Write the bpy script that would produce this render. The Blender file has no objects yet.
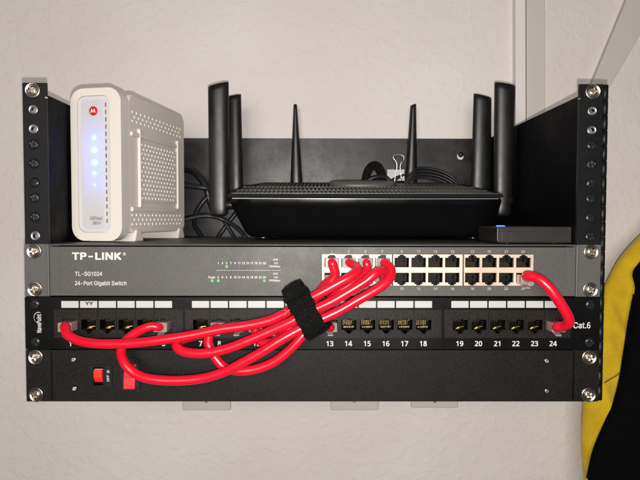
import bpy, bmesh, math, random
from mathutils import Vector, Matrix
random.seed(7)
C = bpy.context.scene.collection
PI = math.pi

# ------------------------------------------------------------------ camera
F_PX = 560.0
CAM = Vector((0.00395, -0.46807, 0.15377))
TH, YW, RL = 0.0367, 0.003855, 0.0014745
Fw = Vector((math.sin(YW)*math.cos(TH), math.cos(YW)*math.cos(TH), -math.sin(TH)))
R0 = Fw.cross(Vector((0, 0, 1))).normalized(); U0 = R0.cross(Fw)
Rt = R0*math.cos(RL)+U0*math.sin(RL); Up = -R0*math.sin(RL)+U0*math.cos(RL)

def ray(px, py):
    return Fw + Rt*((px-320)/F_PX) + Up*((240-py)/F_PX)
def P(px, py, Y=0.0):
    """point of the plane y = Y that was measured at this spot of the photograph"""
    d = ray(px, py)
    return CAM + d*((Y-CAM.y)/d.y)

cam = bpy.data.objects.new('camera', bpy.data.cameras.new('camera'))
C.objects.link(cam)
cam.matrix_world = Matrix(((Rt.x, Up.x, -Fw.x, CAM.x), (Rt.y, Up.y, -Fw.y, CAM.y), (Rt.z, Up.z, -Fw.z, CAM.z), (0, 0, 0, 1)))
cam.data.sensor_width = 36; cam.data.lens = F_PX/640*36
cam.data.clip_start = 0.01; cam.data.clip_end = 50
bpy.context.scene.camera = cam

# ------------------------------------------------------------------ materials
def mat(name, col, rough=.5, metal=0, spec=.5, coat=0, coat_rough=.1, emit=None, estr=0, trans=0, ior=1.45,
        bump=None, var=None, sheen=0, sub=0):
    """bump = (scale, distance_m, detail[, strength]); var = (scale, second colour, lo, hi)"""
    m = bpy.data.materials.new(name); m.use_nodes = True
    nt = m.node_tree; b = nt.nodes['Principled BSDF']
    def S(k, v):
        if k in b.inputs: b.inputs[k].default_value = v
    S('Base Color', (*col, 1)); S('Roughness', rough); S('Metallic', metal); S('Specular IOR Level', spec)
    S('Coat Weight', coat); S('Coat Roughness', coat_rough); S('Transmission Weight', trans); S('IOR', ior)
    S('Sheen Weight', sheen)
    if sub:
        S('Subsurface Weight', sub); S('Subsurface Radius', (.004, .003, .003)); S('Subsurface Scale', 1.0)
    if emit: S('Emission Color', (*emit, 1)); S('Emission Strength', estr)
    tc = nt.nodes.new('ShaderNodeTexCoord')
    if bump:
        n = nt.nodes.new('ShaderNodeTexNoise'); n.inputs['Scale'].default_value = bump[0]; n.inputs['Detail'].default_value = bump[2]
        bp = nt.nodes.new('ShaderNodeBump'); bp.inputs['Distance'].default_value = bump[1]
        bp.inputs['Strength'].default_value = bump[3] if len(bump) > 3 else 1
        nt.links.new(tc.outputs['Object'], n.inputs['Vector']); nt.links.new(n.outputs['Fac'], bp.inputs['Height'])
        nt.links.new(bp.outputs['Normal'], b.inputs['Normal'])
    if rough < .7:
        n = nt.nodes.new('ShaderNodeTexNoise'); n.inputs['Scale'].default_value = 34; n.inputs['Detail'].default_value = 6; n.inputs['Roughness'].default_value = .7
        mr = nt.nodes.new('ShaderNodeMapRange'); mr.inputs['From Min'].default_value = .3; mr.inputs['From Max'].default_value = .7
        mr.inputs['To Min'].default_value = rough*.82; mr.inputs['To Max'].default_value = min(1, rough*1.28)
        nt.links.new(tc.outputs['Object'], n.inputs['Vector']); nt.links.new(n.outputs['Fac'], mr.inputs['Value']); nt.links.new(mr.outputs['Result'], b.inputs['Roughness'])
    if var:
        n = nt.nodes.new('ShaderNodeTexNoise'); n.inputs['Scale'].default_value = var[0]; n.inputs['Detail'].default_value = 5
        r = nt.nodes.new('ShaderNodeValToRGB'); r.color_ramp.elements[0].position = var[2]; r.color_ramp.elements[1].position = var[3]
        r.color_ramp.elements[0].color = (*col, 1); r.color_ramp.elements[1].color = (*var[1], 1)
        nt.links.new(tc.outputs['Object'], n.inputs['Vector']); nt.links.new(n.outputs['Fac'], r.inputs['Fac'])
        nt.links.new(r.outputs['Color'], b.inputs['Base Color'])
    return m

M = {}
M['rail'] = mat('black powder coat', (.0045, .0045, .005), .42, spec=.28, bump=(1600, .00010, 2), var=(2300, (.02, .02, .021), .58, .75))
M['panel_black'] = mat('black textured steel', (.0065, .0058, .0052), .46, spec=.20, bump=(2100, .00013, 3), var=(2600, (.055, .047, .038), .58, .72))
M['side'] = mat('black satin steel', (.0022, .0022, .0030), .5, spec=.07, bump=(900, .00003, 2))
M['back'] = mat('black satin back plate', (.008, .0076, .0076), .36, spec=.40, bump=(420, .00005, 4), var=(38, (.028, .026, .025), .4, .65))
M['switch'] = mat('dark grey steel paint', (.078, .074, .069), .44, spec=.35, bump=(1700, .00012, 3), var=(1900, (.125, .119, .111), .5, .72))
M['switch_ear'] = mat('grey steel ear paint', (.092, .088, .082), .44, spec=.4, bump=(1300, .00006, 2))
M['patch'] = mat('black patch panel plastic', (.008, .0062, .0055), .45, spec=.22, bump=(1200, .00009, 2), var=(800, (.022, .018, .016), .4, .7))
M['patch_steel'] = mat('black patch panel steel', (.003, .003, .003), .36, spec=.2, bump=(1500, .00004, 2))
M['dark'] = mat('dark port interior', (.004, .004, .004), .8, spec=.06)
M['jack'] = mat('black jack plastic', (.006, .0058, .0055), .5, spec=.16)
M['gold'] = mat('gold contacts', (.75, .52, .16), .3, metal=.9)
M['idc'] = mat('brass and copper wire contacts', (.30, .20, .09), .45, metal=.5, var=(700, (.03, .07, .05), .42, .58))
M['spring'] = mat('tarnished spring contacts', (.40, .29, .08), .5, metal=.2, var=(700, (.10, .08, .035), .42, .58))
M['cream'] = mat('bright plated port frame', (.62, .48, .38), .38, metal=.25, var=(60, (.70, .58, .47), .35, .7))
M['label'] = mat('white label strip', (.47, .47, .46), .5)
M['ink'] = mat('black ink', (.01, .01, .01), .5)
M['print'] = mat('white print', (.62, .61, .58), .6)
M['print_dim'] = mat('grey print', (.40, .39, .37), .6)
M['modem'] = mat('cream white plastic', (.68, .63, .57), .38, spec=.5, bump=(1500, .00002, 1))
M['modem_face'] = mat('glossy white plastic', (.58, .56, .55), .25, spec=.5)
def translucent(name, col, f):
    m = mat(name, col, .28); nt = m.node_tree; b = nt.nodes['Principled BSDF']; o_ = nt.nodes['Material Output']
    t = nt.nodes.new('ShaderNodeBsdfTranslucent'); t.inputs['Color'].default_value = (.9, .9, .9, 1)
    mx = nt.nodes.new('ShaderNodeMixShader'); mx.inputs[0].default_value = f
    nt.links.new(b.outputs[0], mx.inputs[1]); nt.links.new(t.outputs[0], mx.inputs[2]); nt.links.new(mx.outputs[0], o_.inputs['Surface']); return m
M['window'] = translucent('translucent white plastic', (.74, .71, .69), .34)
M['modem_side'] = mat('matt warm white plastic', (.70, .64, .585), .5, bump=(1500, .00003, 1))
M['modem_dot'] = mat('white moulded dots', (.88, .84, .78), .35)
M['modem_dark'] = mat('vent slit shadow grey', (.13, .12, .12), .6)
M['red_logo'] = mat('red badge', (.55, .012, .02), .3)
M['white'] = mat('white badge letter', (.8, .8, .8), .4)
M['blue_led'] = mat('lit blue status light', (.3, .5, 1), .3, emit=(.05, .17, 1.0), estr=1300)
M['blue_core'] = mat('glowing light lens', (.5, .7, 1), .3, emit=(.10, .33, 1.0), estr=2.3)
M['blue_led_hot'] = mat('brightly lit blue status light', (.3, .5, 1), .3, emit=(.05, .19, 1.0), estr=3200)
M['blue_small'] = mat('small lit blue light', (.1, .2, 1), .3, emit=(.03, .06, 1.0), estr=7)
M['green_led'] = mat('lit green light', (.05, .5, .05), .3, emit=(.07, .9, .05), estr=1.7)
M['green_dim'] = mat('faintly lit green light', (.08, .35, .08), .3, emit=(.1, .8, .1), estr=.22)
M['led_off'] = mat('unlit light', (.22, .20, .18), .4)
M['router'] = mat('gloss black plastic', (.003, .003, .0035), .2, spec=.45)
M['router_top'] = mat('dark grey vent plastic', (.085, .078, .072), .38, spec=.6, bump=(1500, .00003, 1))
M['router_matt'] = mat('matt black slot floor', (.006, .006, .006), .7, spec=.15)
M['edge_highlight'] = mat('painted edge highlight', (.20, .20, .20), .22, spec=.8)  # lighter grey paints in the glint on the router's glossy top edge
M['antenna'] = mat('satin black antenna plastic', (.007, .0068, .0066), .36, spec=.7, bump=(2500, .00004, 1))
M['antenna_print'] = mat('gloss black raised letters', (.004, .004, .004), .3)
M['drive'] = mat('dark grey drive case', (.022, .0205, .0195), .42, metal=.1, bump=(1600, .00003, 1))
M['silver'] = mat('nickel plated steel', (.62, .58, .52), .24, metal=1, bump=(700, .00008, 2))
M['silver_dull'] = mat('dull nickel', (.45, .40, .34), .33, metal=1, bump=(900, .00012, 2))
M['zinc'] = mat('zinc thread', (.62, .63, .68), .28, metal=1)
M['black_screw'] = mat('black oxide screw', (.03, .03, .032), .28, metal=.6, spec=.7)
M['red'] = mat('red cable jacket', (.64, .006, .024), .27, spec=.55, coat=.3, coat_rough=.12, bump=(260, .00006, 2), sub=.0)
M['clear'] = mat('clear plug plastic', (.90, .80, .76), .14, trans=.74, ior=1.45)
M['velcro'] = mat('black hook and loop fabric', (.005, .005, .005), .95, spec=.08, var=(1500, (.07, .067, .062), .60, .74))
M['rocker'] = mat('red rocker plastic', (.72, .03, .018), .35)
M['rocker_lit'] = mat('lit red rocker plastic', (.60, .010, .028), .35, emit=(1, .012, .05), estr=.06)
M['bezel'] = mat('black switch surround', (.006, .006, .006), .35)
M['yellow'] = mat('yellow fabric', (.68, .45, .012), .8, spec=.2, sheen=.2, bump=(900, .0007, 3), var=(45, (.55, .35, .010), .35, .7))
M['black_cloth'] = mat('black fabric', (.003, .003, .003), .95, spec=.05, bump=(500, .0002, 3))
M['black_cable'] = mat('black cable jacket', (.010, .010, .012), .38, spec=.5)
M['paper'] = mat('white tag', (.55, .55, .54), .6)
M['seam'] = mat('dark seam thread', (.12, .08, .01), .9)
M['trim'] = mat('white trim plastic', (.74, .70, .66), .5)
M['trim_dull'] = mat('beige trim', (.56, .53, .48), .55, bump=(200, .0002, 2))
M['plate'] = mat('pale wall plate', (.57, .52, .47), .45)

def wall_material():
    m = bpy.data.materials.new('knocked down plaster'); m.use_nodes = True
    nt = m.node_tree; b = nt.nodes['Principled BSDF']; b.inputs['Roughness'].default_value = .72
    b.inputs['Specular IOR Level'].default_value = .3
    tc = nt.nodes.new('ShaderNodeTexCoord')
    def noise(s, d, r=.5, dist=0):
        n = nt.nodes.new('ShaderNodeTexNoise'); n.inputs['Scale'].default_value = s; n.inputs['Detail'].default_value = d
        n.inputs['Roughness'].default_value = r; n.inputs['Distortion'].default_value = dist
        nt.links.new(tc.outputs['Object'], n.inputs['Vector']); return n
    def ramp(src, a, b_, ca=(0, 0, 0, 1), cb=(1, 1, 1, 1)):
        r = nt.nodes.new('ShaderNodeValToRGB'); r.color_ramp.elements[0].position = a; r.color_ramp.elements[1].position = b_
        r.color_ramp.elements[0].color = ca; r.color_ramp.elements[1].color = cb
        nt.links.new(src.outputs['Fac'], r.inputs['Fac']); return r
    big = ramp(noise(75, 4, .5, .6), .44, .60)
    fine = noise(420, 3)
    mix = nt.nodes.new('ShaderNodeMath'); mix.operation = 'MULTIPLY_ADD'; mix.inputs[1].default_value = .22
    nt.links.new(fine.outputs['Fac'], mix.inputs[0]); nt.links.new(big.outputs['Color'], mix.inputs[2])
    bp = nt.nodes.new('ShaderNodeBump'); bp.inputs['Distance'].default_value = .0009; bp.inputs['Strength'].default_value = .42
    nt.links.new(mix.outputs[0], bp.inputs['Height']); nt.links.new(bp.outputs['Normal'], b.inputs['Normal'])
    col = ramp(noise(5, 3), .35, .7, (.69, .64, .60, 1), (.755, .71, .67, 1))
    sp = ramp(noise(150, 4, .6), .60, .78, (0, 0, 0, 1), (.25, .25, .25, 1))
    mx = nt.nodes.new('ShaderNodeMixRGB'); mx.inputs[2].default_value = (.58, .53, .47, 1)
    nt.links.new(sp.outputs['Color'], mx.inputs[0]); nt.links.new(col.outputs['Color'], mx.inputs[1])
    nt.links.new(mx.outputs[0], b.inputs['Base Color'])
    return m
M['wall'] = wall_material()

# ------------------------------------------------------------------ mesh helpers
class MB:
    def __init__(s): s.v = []; s.f = []; s.sm = []
    def add(s, vs, fs, smooth=False):
        n = len(s.v); s.v += [Vector(v) for v in vs]; s.f += [tuple(i+n for i in f) for f in fs]; s.sm += [smooth]*len(fs); return s
    def box(s, x0, x1, y0, y1, z0, z1):
        x0, x1 = sorted((x0, x1)); y0, y1 = sorted((y0, y1)); z0, z1 = sorted((z0, z1))
        return s.add([(x0, y0, z0), (x1, y0, z0), (x1, y1, z0), (x0, y1, z0), (x0, y0, z1), (x1, y0, z1), (x1, y1, z1), (x0, y1, z1)],
              [(0, 3, 2, 1), (4, 5, 6, 7), (0, 1, 5, 4), (1, 2, 6, 5), (2, 3, 7, 6), (3, 0, 4, 7)])
    def loft(s, rings, smooth=True, caps=True, closed=True):
        n = len(rings[0]); vs = [p for r in rings for p in r]; fs = []
        for i in range(len(rings)-1):
            for j in range(n if closed else n-1):
                k = (j+1) % n
                fs.append((i*n+j, i*n+k, (i+1)*n+k, (i+1)*n+j))
        s.add(vs, fs, smooth)
        if caps:
            m = len(s.v)-len(vs)
            s.f.append(tuple(m+j for j in range(n))[::-1]); s.sm.append(False)
            s.f.append(tuple(m+(len(rings)-1)*n+j for j in range(n))); s.sm.append(False)
        return s
    def lathe(s, c, prof, n=24, axis='y', smooth=True, caps=True):
        """prof: (radius, offset along axis)"""
        rings = []
        for r, h in prof:
            ring = []
            for k in range(n):
                a = 2*PI*k/n
                if axis == 'y': ring.append((c[0]+r*math.cos(a), c[1]+h, c[2]+r*math.sin(a)))
                elif axis == 'z': ring.append((c[0]+r*math.cos(a), c[1]+r*math.sin(a), c[2]+h))
                else: ring.append((c[0]+h, c[1]+r*math.cos(a), c[2]+r*math.sin(a)))
            rings.append(ring)
        return s.loft(rings, smooth, caps)
    def tube(s, pts, r, n=12, caps=True, flat=1.0):
        pts = [Vector(p) for p in pts]; rings = []
        t = (pts[1]-pts[0]).normalized(); nrm = t.orthogonal().normalized()
        for i, p in enumerate(pts):
            t2 = (pts[min(i+1, len(pts)-1)]-pts[max(i-1, 0)]).normalized()
            nrm = (nrm-t2*nrm.dot(t2)).normalized(); b = t2.cross(nrm)
            rr = r(i/(len(pts)-1)) if callable(r) else r
            rings.append([p+nrm*rr*math.cos(2*PI*k/n)+b*rr*flat*math.sin(2*PI*k/n) for k in range(n)])
        return s.loft(rings, True, caps)
    def prism(s, poly, axis, a, b, smooth=False):
        """poly: list of 2-D points in the plane normal to axis"""
        def mk(p, h):
            return {'y': (p[0], h, p[1]), 'x': (h, p[0], p[1]), 'z': (p[0], p[1], h)}[axis]
        return s.loft([[mk(p, a) for p in poly], [mk(p, b) for p in poly]], smooth)

def smooth_path(pts, k=10):
    pts = [Vector(p) for p in pts]; out = []
    q = [pts[0]*2-pts[1]]+pts+[pts[-1]*2-pts[-2]]
    for i in range(1, len(q)-2):
        p0, p1, p2, p3 = q[i-1:i+3]
        for j in range(k):
            t = j/k
            out.append(.5*((2*p1)+(p2-p0)*t+(2*p0-5*p1+4*p2-p3)*t*t+(3*p1-p0-3*p2+p3)*t**3))
    out.append(pts[-1]); return out

def rrect(x0, x1, z0, z1, r, n=6):
    out = []
    for cx, cz, a0 in ((x1-r, z1-r, 0), (x0+r, z1-r, 90), (x0+r, z0+r, 180), (x1-r, z0+r, 270)):
        for k in range(n+1):
            a = math.radians(a0+90*k/n); out.append((cx+r*math.cos(a), cz+r*math.sin(a)))
    return out
def circ(x, z, r, n=20): return [(x+r*math.cos(2*PI*k/n), z+r*math.sin(2*PI*k/n)) for k in range(n)]

def origin_of(o):
    L = Vector((0, 0, 0))
    while o is not None: L += Vector(o.get('_o', (0, 0, 0))); o = o.parent
    return L
ORG = {}
def finish(o, parent):
    if parent is not None: o.parent = parent
    return o
def mesh_from(name, mb):
    me = bpy.data.meshes.new(name)
    me.from_pydata([tuple(v) for v in mb.v], [], mb.f)
    me.polygons.foreach_set('use_smooth', mb.sm)
    bm = bmesh.new(); bm.from_mesh(me); bmesh.ops.recalc_face_normals(bm, faces=bm.faces); bm.to_mesh(me); bm.free()
    me.update(); return me
def obj(name, mb, m, parent=None, bevel=0, segs=2, local=False, me=None):
    me = me or mesh_from(name, mb)
    if parent is not None and not local:
        me.transform(Matrix.Translation(-ORG[parent.name]))
    me.materials.append(M[m]) if not me.materials else None
    o = bpy.data.objects.new(name, me); C.objects.link(o)
    if bevel:
        b = o.modifiers.new('bevel', 'BEVEL'); b.width = bevel; b.segments = segs; b.limit_method = 'ANGLE'; b.angle_limit = .6
        b.harden_normals = False
    if parent is not None: o.parent = parent; ORG[o.name] = ORG[parent.name]
    else: ORG[o.name] = Vector((0, 0, 0))
    return o
def thing(name, label, cat, loc, group=None, rotz=0):
    o = bpy.data.objects.new(name, None); C.objects.link(o); o.location = loc; o.rotation_euler = (0, 0, rotz)
    o.empty_display_size = .01
    o['label'] = label; o['category'] = cat
    if group: o['group'] = group
    ORG[o.name] = Vector(loc) if not rotz else Vector((0, 0, 0))
    return o
def tag(o, label, cat, group=None):
    o['label'] = label; o['category'] = cat
    if group: o['group'] = group
    return o

DG = None
def curve_mesh(cu, name):
    t = bpy.data.objects.new('tmp', cu); C.objects.link(t)
    dg = bpy.context.evaluated_depsgraph_get(); dg.update()
    me = bpy.data.meshes.new_from_object(t.evaluated_get(dg)); me.name = name
    bpy.data.objects.remove(t); bpy.data.curves.remove(cu)
    me.materials.clear()
    return me
def plate(name, outer, holes, y0, y1, m, parent, local=False, bevel=0):
    """a sheet in the x-z plane from y0 (front) to y1 with real holes"""
    cu = bpy.data.curves.new(name, 'CURVE'); cu.dimensions = '2D'; cu.fill_mode = 'BOTH'; cu.extrude = abs(y1-y0)/2
    for poly in [outer]+list(holes):
        sp = cu.splines.new('POLY'); sp.points.add(len(poly)-1); sp.use_cyclic_u = True
        for i, p in enumerate(poly): sp.points[i].co = (p[0], p[1], 0, 1)
    me = curve_mesh(cu, name)
    me.transform(Matrix.Translation((0, (y0+y1)/2, 0)) @ Matrix.Rotation(PI/2, 4, 'X'))
    return obj(name, None, m, parent, bevel, 1, local, me)
# letter outlines (advance, closed outlines in thousandths of the letter size)
GLYPHS = {" ":[188,[]],
"-":[453,[[337,244,337,188,114,188,114,244]]],
".":[188,[[95,-4,86,-4,78,-1,70,3,63,9,57,16,53,24,50,32,50,41,50,50,53,59,57,66,63,73,70,79,78,83,86,86,95,87,104,86,113,83,121,79,128,73,134,66,138,59,140,50,141,41,140,32,138,24,134,16,128,9,121,3,113,-1,104,-4]]],
"0":[392,[[196,-7,158,-2,124,10,97,32,74,62,57,101,45,145,37,197,35,256,35,295,38,331,43,366,50,396,60,425,71,448,86,469,102,485,122,499,143,509,169,515,196,516,235,513,268,500,297,478,319,448,336,411,349,365,356,314,359,256,359,216,355,179,350,145,344,114,334,87,323,62,308,42,292,25,272,10,250,1,225,-5],[196,47,221,50,242,60,259,76,272,98,282,128,289,164,294,206,295,256,294,304,289,346,282,382,272,411,259,433,242,449,221,459,196,463,171,459,150,449,134,433,120,411,110,382,104,346,99,304,98,256,99,206,104,164,110,128,120,99,134,76,150,60,171,51]]],
"1":[392,[[186,0,186,318,186,334,186,350,186,366,187,384,189,443,169,423,146,405,96,363,62,405,195,509,247,509,247,0]]],
"2":[392,[[34,55,155,186,173,205,187,222,202,240,215,254,227,269,237,284,246,299,253,314,259,329,263,344,266,361,267,377,266,397,261,413,253,428,243,441,232,451,217,457,202,462,185,463,169,462,154,459,139,456,125,449,112,442,99,435,87,425,74,415,38,457,53,468,68,479,86,489,103,499,122,507,142,511,163,515,185,516,217,514,246,508,271,495,292,480,309,461,322,437,329,410,331,380,330,361,327,341,322,324,315,305,307,288,297,271,286,254,272,237,258,220,242,201,226,184,209,165,112,61,112,58,351,58,351,0,34,0]]],
"3":[392,[[164,-7,145,-6,127,-6,109,-4,92,-1,74,2,58,7,43,14,29,21,29,79,45,72,61,66,77,60,94,56,112,51,129,48,145,47,161,46,191,48,217,53,238,61,256,73,268,88,278,106,283,124,286,146,283,169,277,187,266,204,250,215,230,225,207,231,181,236,153,237,107,237,107,289,153,289,180,292,202,297,223,304,240,317,253,330,262,348,268,365,269,386,268,403,263,418,256,431,246,442,232,452,218,458,201,462,182,463,165,462,148,459,132,456,117,451,103,444,89,437,76,430,63,421,31,464,45,474,60,484,77,493,96,502,115,508,137,513,159,515,182,516,217,514,248,508,274,497,295,480,313,462,325,441,331,416,334,390,333,366,327,344,318,324,304,308,288,293,269,282,248,274,225,268,225,266,253,261,278,253,300,241,318,227,331,210,343,191,348,169,350,145,348,113,339,84,324,58,304,35,278,16,246,4,209,-5]]],
"4":[392,[[243,114,7,114,7,170,238,511,304,511,304,171,379,171,379,114,304,114,304,0,243,0],[243,171,243,295,243,309,243,323,243,336,245,351,246,406,247,447,245,447,242,439,238,432,235,423,231,415,226,406,221,397,217,390,214,384,70,171]]],
"5":[392,[[170,-7,151,-6,135,-5,118,-4,102,0,86,4,71,9,57,14,46,21,46,81,53,76,63,71,72,66,83,62,94,58,106,56,117,53,128,51,140,50,150,48,161,47,171,47,197,48,220,53,240,62,257,73,271,88,281,107,286,130,288,156,287,180,281,201,271,218,257,233,241,245,220,252,196,257,169,259,159,258,149,258,138,257,125,256,88,250,56,269,76,509,315,509,315,452,130,452,117,305,123,307,130,308,139,309,148,310,158,312,168,312,179,312,190,313,212,312,233,308,253,303,273,295,291,287,305,274,319,261,331,246,340,228,348,209,351,187,353,164,350,125,341,92,327,63,305,38,279,19,248,4,211,-4]]],
"6":[392,[[205,-7,182,-6,161,-1,140,6,122,17,103,31,87,47,73,68,61,92,52,118,45,148,41,181,40,217,40,240,41,262,42,283,45,304,48,325,52,346,57,366,65,385,72,403,81,421,92,438,103,453,117,467,132,479,149,490,168,499,187,507,210,511,235,515,262,516,293,515,302,514,309,513,315,511,322,510,322,456,315,458,309,459,302,461,294,462,287,463,279,463,272,464,264,464,241,463,221,461,202,454,186,448,173,439,159,428,148,417,139,403,130,389,124,372,118,356,113,338,109,319,107,300,106,281,104,259,108,259,117,272,125,283,137,293,148,302,163,309,178,314,196,318,215,319,247,317,274,309,299,295,320,278,338,256,350,230,358,199,360,164,358,127,350,93,336,63,318,38,295,19,269,5,240,-4],[205,46,225,48,243,53,258,62,273,74,284,91,292,112,297,135,299,164,298,187,293,207,286,225,276,241,263,253,247,262,228,267,207,269,191,268,178,266,164,261,151,254,140,247,132,240,123,230,115,220,110,210,106,199,103,187,103,176,103,161,106,145,109,130,114,115,120,102,128,88,138,77,148,66,160,57,174,51,189,47]]],
"7":[392,[[294,452,31,452,31,509,359,509,359,458,165,0,98,0]]],
"8":[392,[[197,-7,161,-5,129,2,102,14,78,30,61,50,47,73,40,99,37,130,38,155,45,178,53,197,66,215,81,230,98,243,115,256,135,267,119,278,104,291,89,304,77,319,67,335,60,354,55,374,53,395,55,415,58,432,65,448,73,463,84,475,97,487,110,495,127,504,143,509,160,514,179,516,197,516,216,516,235,514,252,509,268,504,284,495,298,487,310,475,320,463,329,448,335,432,339,415,340,395,339,372,334,353,325,334,314,319,300,304,284,292,268,281,248,269,262,262,276,254,288,246,300,236,313,226,323,216,333,205,341,192,348,179,353,165,355,149,356,133,355,112,351,93,345,74,336,58,325,43,312,31,297,20,281,10,262,2,242,-2,220,-6],[197,295,214,303,228,313,242,322,254,333,264,345,272,359,277,374,278,392,277,408,273,423,266,436,256,446,245,454,231,459,215,463,196,464,179,463,163,459,149,454,138,446,128,436,120,423,117,408,115,392,117,374,122,358,129,344,139,333,151,323,165,313,180,304],[195,46,218,47,238,51,256,58,269,70,281,82,288,97,293,113,294,132,293,149,288,164,279,179,268,191,253,204,235,217,214,230,187,242,168,232,149,220,134,207,122,195,112,180,104,165,101,148,99,129,101,112,106,96,112,81,123,68,135,58,153,51,173,47]]],
"9":[392,[[135,-7,128,-7,122,-6,113,-6,104,-5,97,-5,89,-4,82,-2,76,-1,76,53,82,51,88,50,96,48,103,47,110,46,118,46,125,45,133,45,156,46,176,48,195,55,211,61,226,71,238,81,250,93,259,106,267,120,273,137,279,153,284,171,287,190,291,210,292,230,293,250,289,250,282,237,272,227,262,216,250,207,235,200,220,195,201,191,181,190,150,192,123,201,98,214,77,231,60,253,47,279,40,310,37,345,40,382,47,416,61,446,78,471,102,490,128,505,158,514,192,516,215,515,236,510,257,503,277,492,294,478,310,462,324,441,336,418,345,391,353,361,356,328,358,292,358,269,356,248,355,227,353,205,349,184,345,163,340,143,333,124,325,106,317,88,305,71,294,56,281,42,266,30,248,19,230,10,210,2,187,-2,163,-6],[190,241,206,241,220,243,233,248,246,254,257,262,266,269,274,279,282,289,287,300,292,312,294,322,294,333,294,349,292,364,288,379,283,394,277,408,269,421,259,433,250,443,237,452,223,458,209,462,192,463,173,461,155,456,139,447,125,435,113,418,106,397,101,374,98,345,99,322,104,302,112,284,122,268,134,256,150,247,169,242]]],
"A":[480,[[16,0,201,509,276,509,463,0,395,0,287,302,282,317,276,334,270,352,264,372,257,394,250,420,241,447,232,478,245,478,236,447,228,419,220,393,213,371,206,351,201,333,195,317,191,302,85,0],[110,142,110,199,370,199,370,142]]],
"B":[456,[[60,0,60,509,241,509,266,508,289,504,310,499,329,491,345,481,359,469,371,456,381,442,388,426,394,410,397,392,398,374,397,358,395,344,392,331,387,320,380,310,373,301,365,293,356,286,347,280,336,275,326,270,315,267,315,262,327,261,339,257,351,252,363,245,374,237,385,227,394,216,402,203,409,189,414,173,417,155,418,136,417,117,413,100,408,83,400,67,390,52,377,39,362,28,344,18,324,10,301,4,275,1,247,0],[125,57,245,57,272,58,296,63,315,70,330,80,341,92,349,105,354,120,355,137,355,149,352,161,348,173,342,184,335,194,327,203,317,211,306,218,293,224,279,228,264,230,248,231,125,231],[125,285,238,285,252,286,265,288,277,291,288,296,299,302,308,309,316,317,323,326,329,337,333,348,335,359,336,372,334,388,330,403,323,417,313,429,299,439,283,446,263,450,240,452,125,452]]],
"C":[510,[[267,-7,235,-5,205,1,177,11,150,25,126,42,104,63,86,88,70,115,57,146,48,179,42,215,40,254,42,293,48,329,57,362,70,393,86,421,104,445,126,466,150,484,177,498,205,508,235,514,267,516,286,515,305,513,323,509,340,504,357,498,373,490,388,481,402,471,415,460,427,447,438,433,448,418,456,402,463,385,469,367,473,348,408,348,405,361,401,373,395,384,389,395,382,404,375,413,366,421,357,428,348,435,337,440,327,445,315,449,304,452,292,454,280,455,267,456,245,454,223,450,203,443,184,432,166,419,150,403,137,385,125,364,116,340,109,314,105,285,103,254,105,223,109,194,116,168,125,145,137,123,151,105,166,89,184,76,203,66,223,59,245,54,267,53,280,53,292,55,304,57,315,60,327,64,337,69,348,74,357,81,366,88,375,96,382,105,389,114,395,125,401,136,405,148,408,160,473,160,469,142,463,124,457,107,448,91,438,76,428,62,416,49,402,38,388,28,373,19,357,11,341,5,323,0,305,-4,286,-6]]],
"F":[410,[[60,0,60,509,369,509,369,452,125,452,125,278,346,278,346,221,125,221,125,0]]],
"G":[520,[[269,-7,236,-5,205,1,176,11,149,25,125,43,104,64,85,88,69,116,57,146,47,179,42,215,40,254,42,293,47,329,57,362,69,393,85,421,103,445,125,466,149,484,175,498,203,508,233,514,265,516,285,515,304,513,322,509,340,504,358,497,374,489,389,480,403,469,416,458,429,445,439,431,449,416,458,401,465,384,470,367,474,349,408,349,404,361,399,372,393,383,387,393,380,403,373,411,365,420,356,427,347,434,337,439,326,444,315,448,304,452,291,454,279,455,265,456,243,454,222,450,202,443,183,432,166,419,150,404,137,385,125,364,116,340,109,314,105,285,103,254,105,223,109,194,116,168,125,145,137,124,151,105,166,90,184,76,203,66,224,59,246,54,269,53,290,54,309,57,328,63,345,71,360,81,374,93,386,107,396,123,404,141,410,160,414,180,415,202,434,199,283,199,283,256,478,256,478,200,476,170,471,141,463,115,451,91,436,69,419,50,399,33,377,19,352,8,326,0,298,-5]]],
"I":[182,[[60,0,60,509,122,509,122,0]]],
"K":[440,[[57,0,57,509,119,509,119,268,345,509,425,509,212,287,435,0,357,0,170,242,119,190,119,0]]],
"L":[393,[[60,0,60,509,125,509,125,57,361,57,361,0]]],
"M":[628,[[60,0,60,509,152,509,277,187,287,159,299,123,311,84,322,49,307,49,318,83,330,121,342,158,352,187,476,509,568,509,568,0,504,0,504,291,504,327,505,369,506,413,507,457,513,457,509,445,505,433,502,421,498,409,482,363,467,322,456,291,342,0,286,0,170,291,159,321,145,361,129,408,112,457,119,457,120,416,121,372,122,328,122,291,122,0]]],
"N":[523,[[60,0,60,509,136,509,343,183,347,176,352,169,357,160,363,151,369,141,375,130,381,119,388,107,394,94,401,82,407,68,414,55,405,54,403,68,402,81,401,95,401,108,400,121,400,134,399,146,399,157,399,195,399,509,463,509,463,0,387,0,202,290,177,331,171,342,164,354,156,367,148,381,108,452,119,454,122,384,124,328,125,291,125,0]]],
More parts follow.
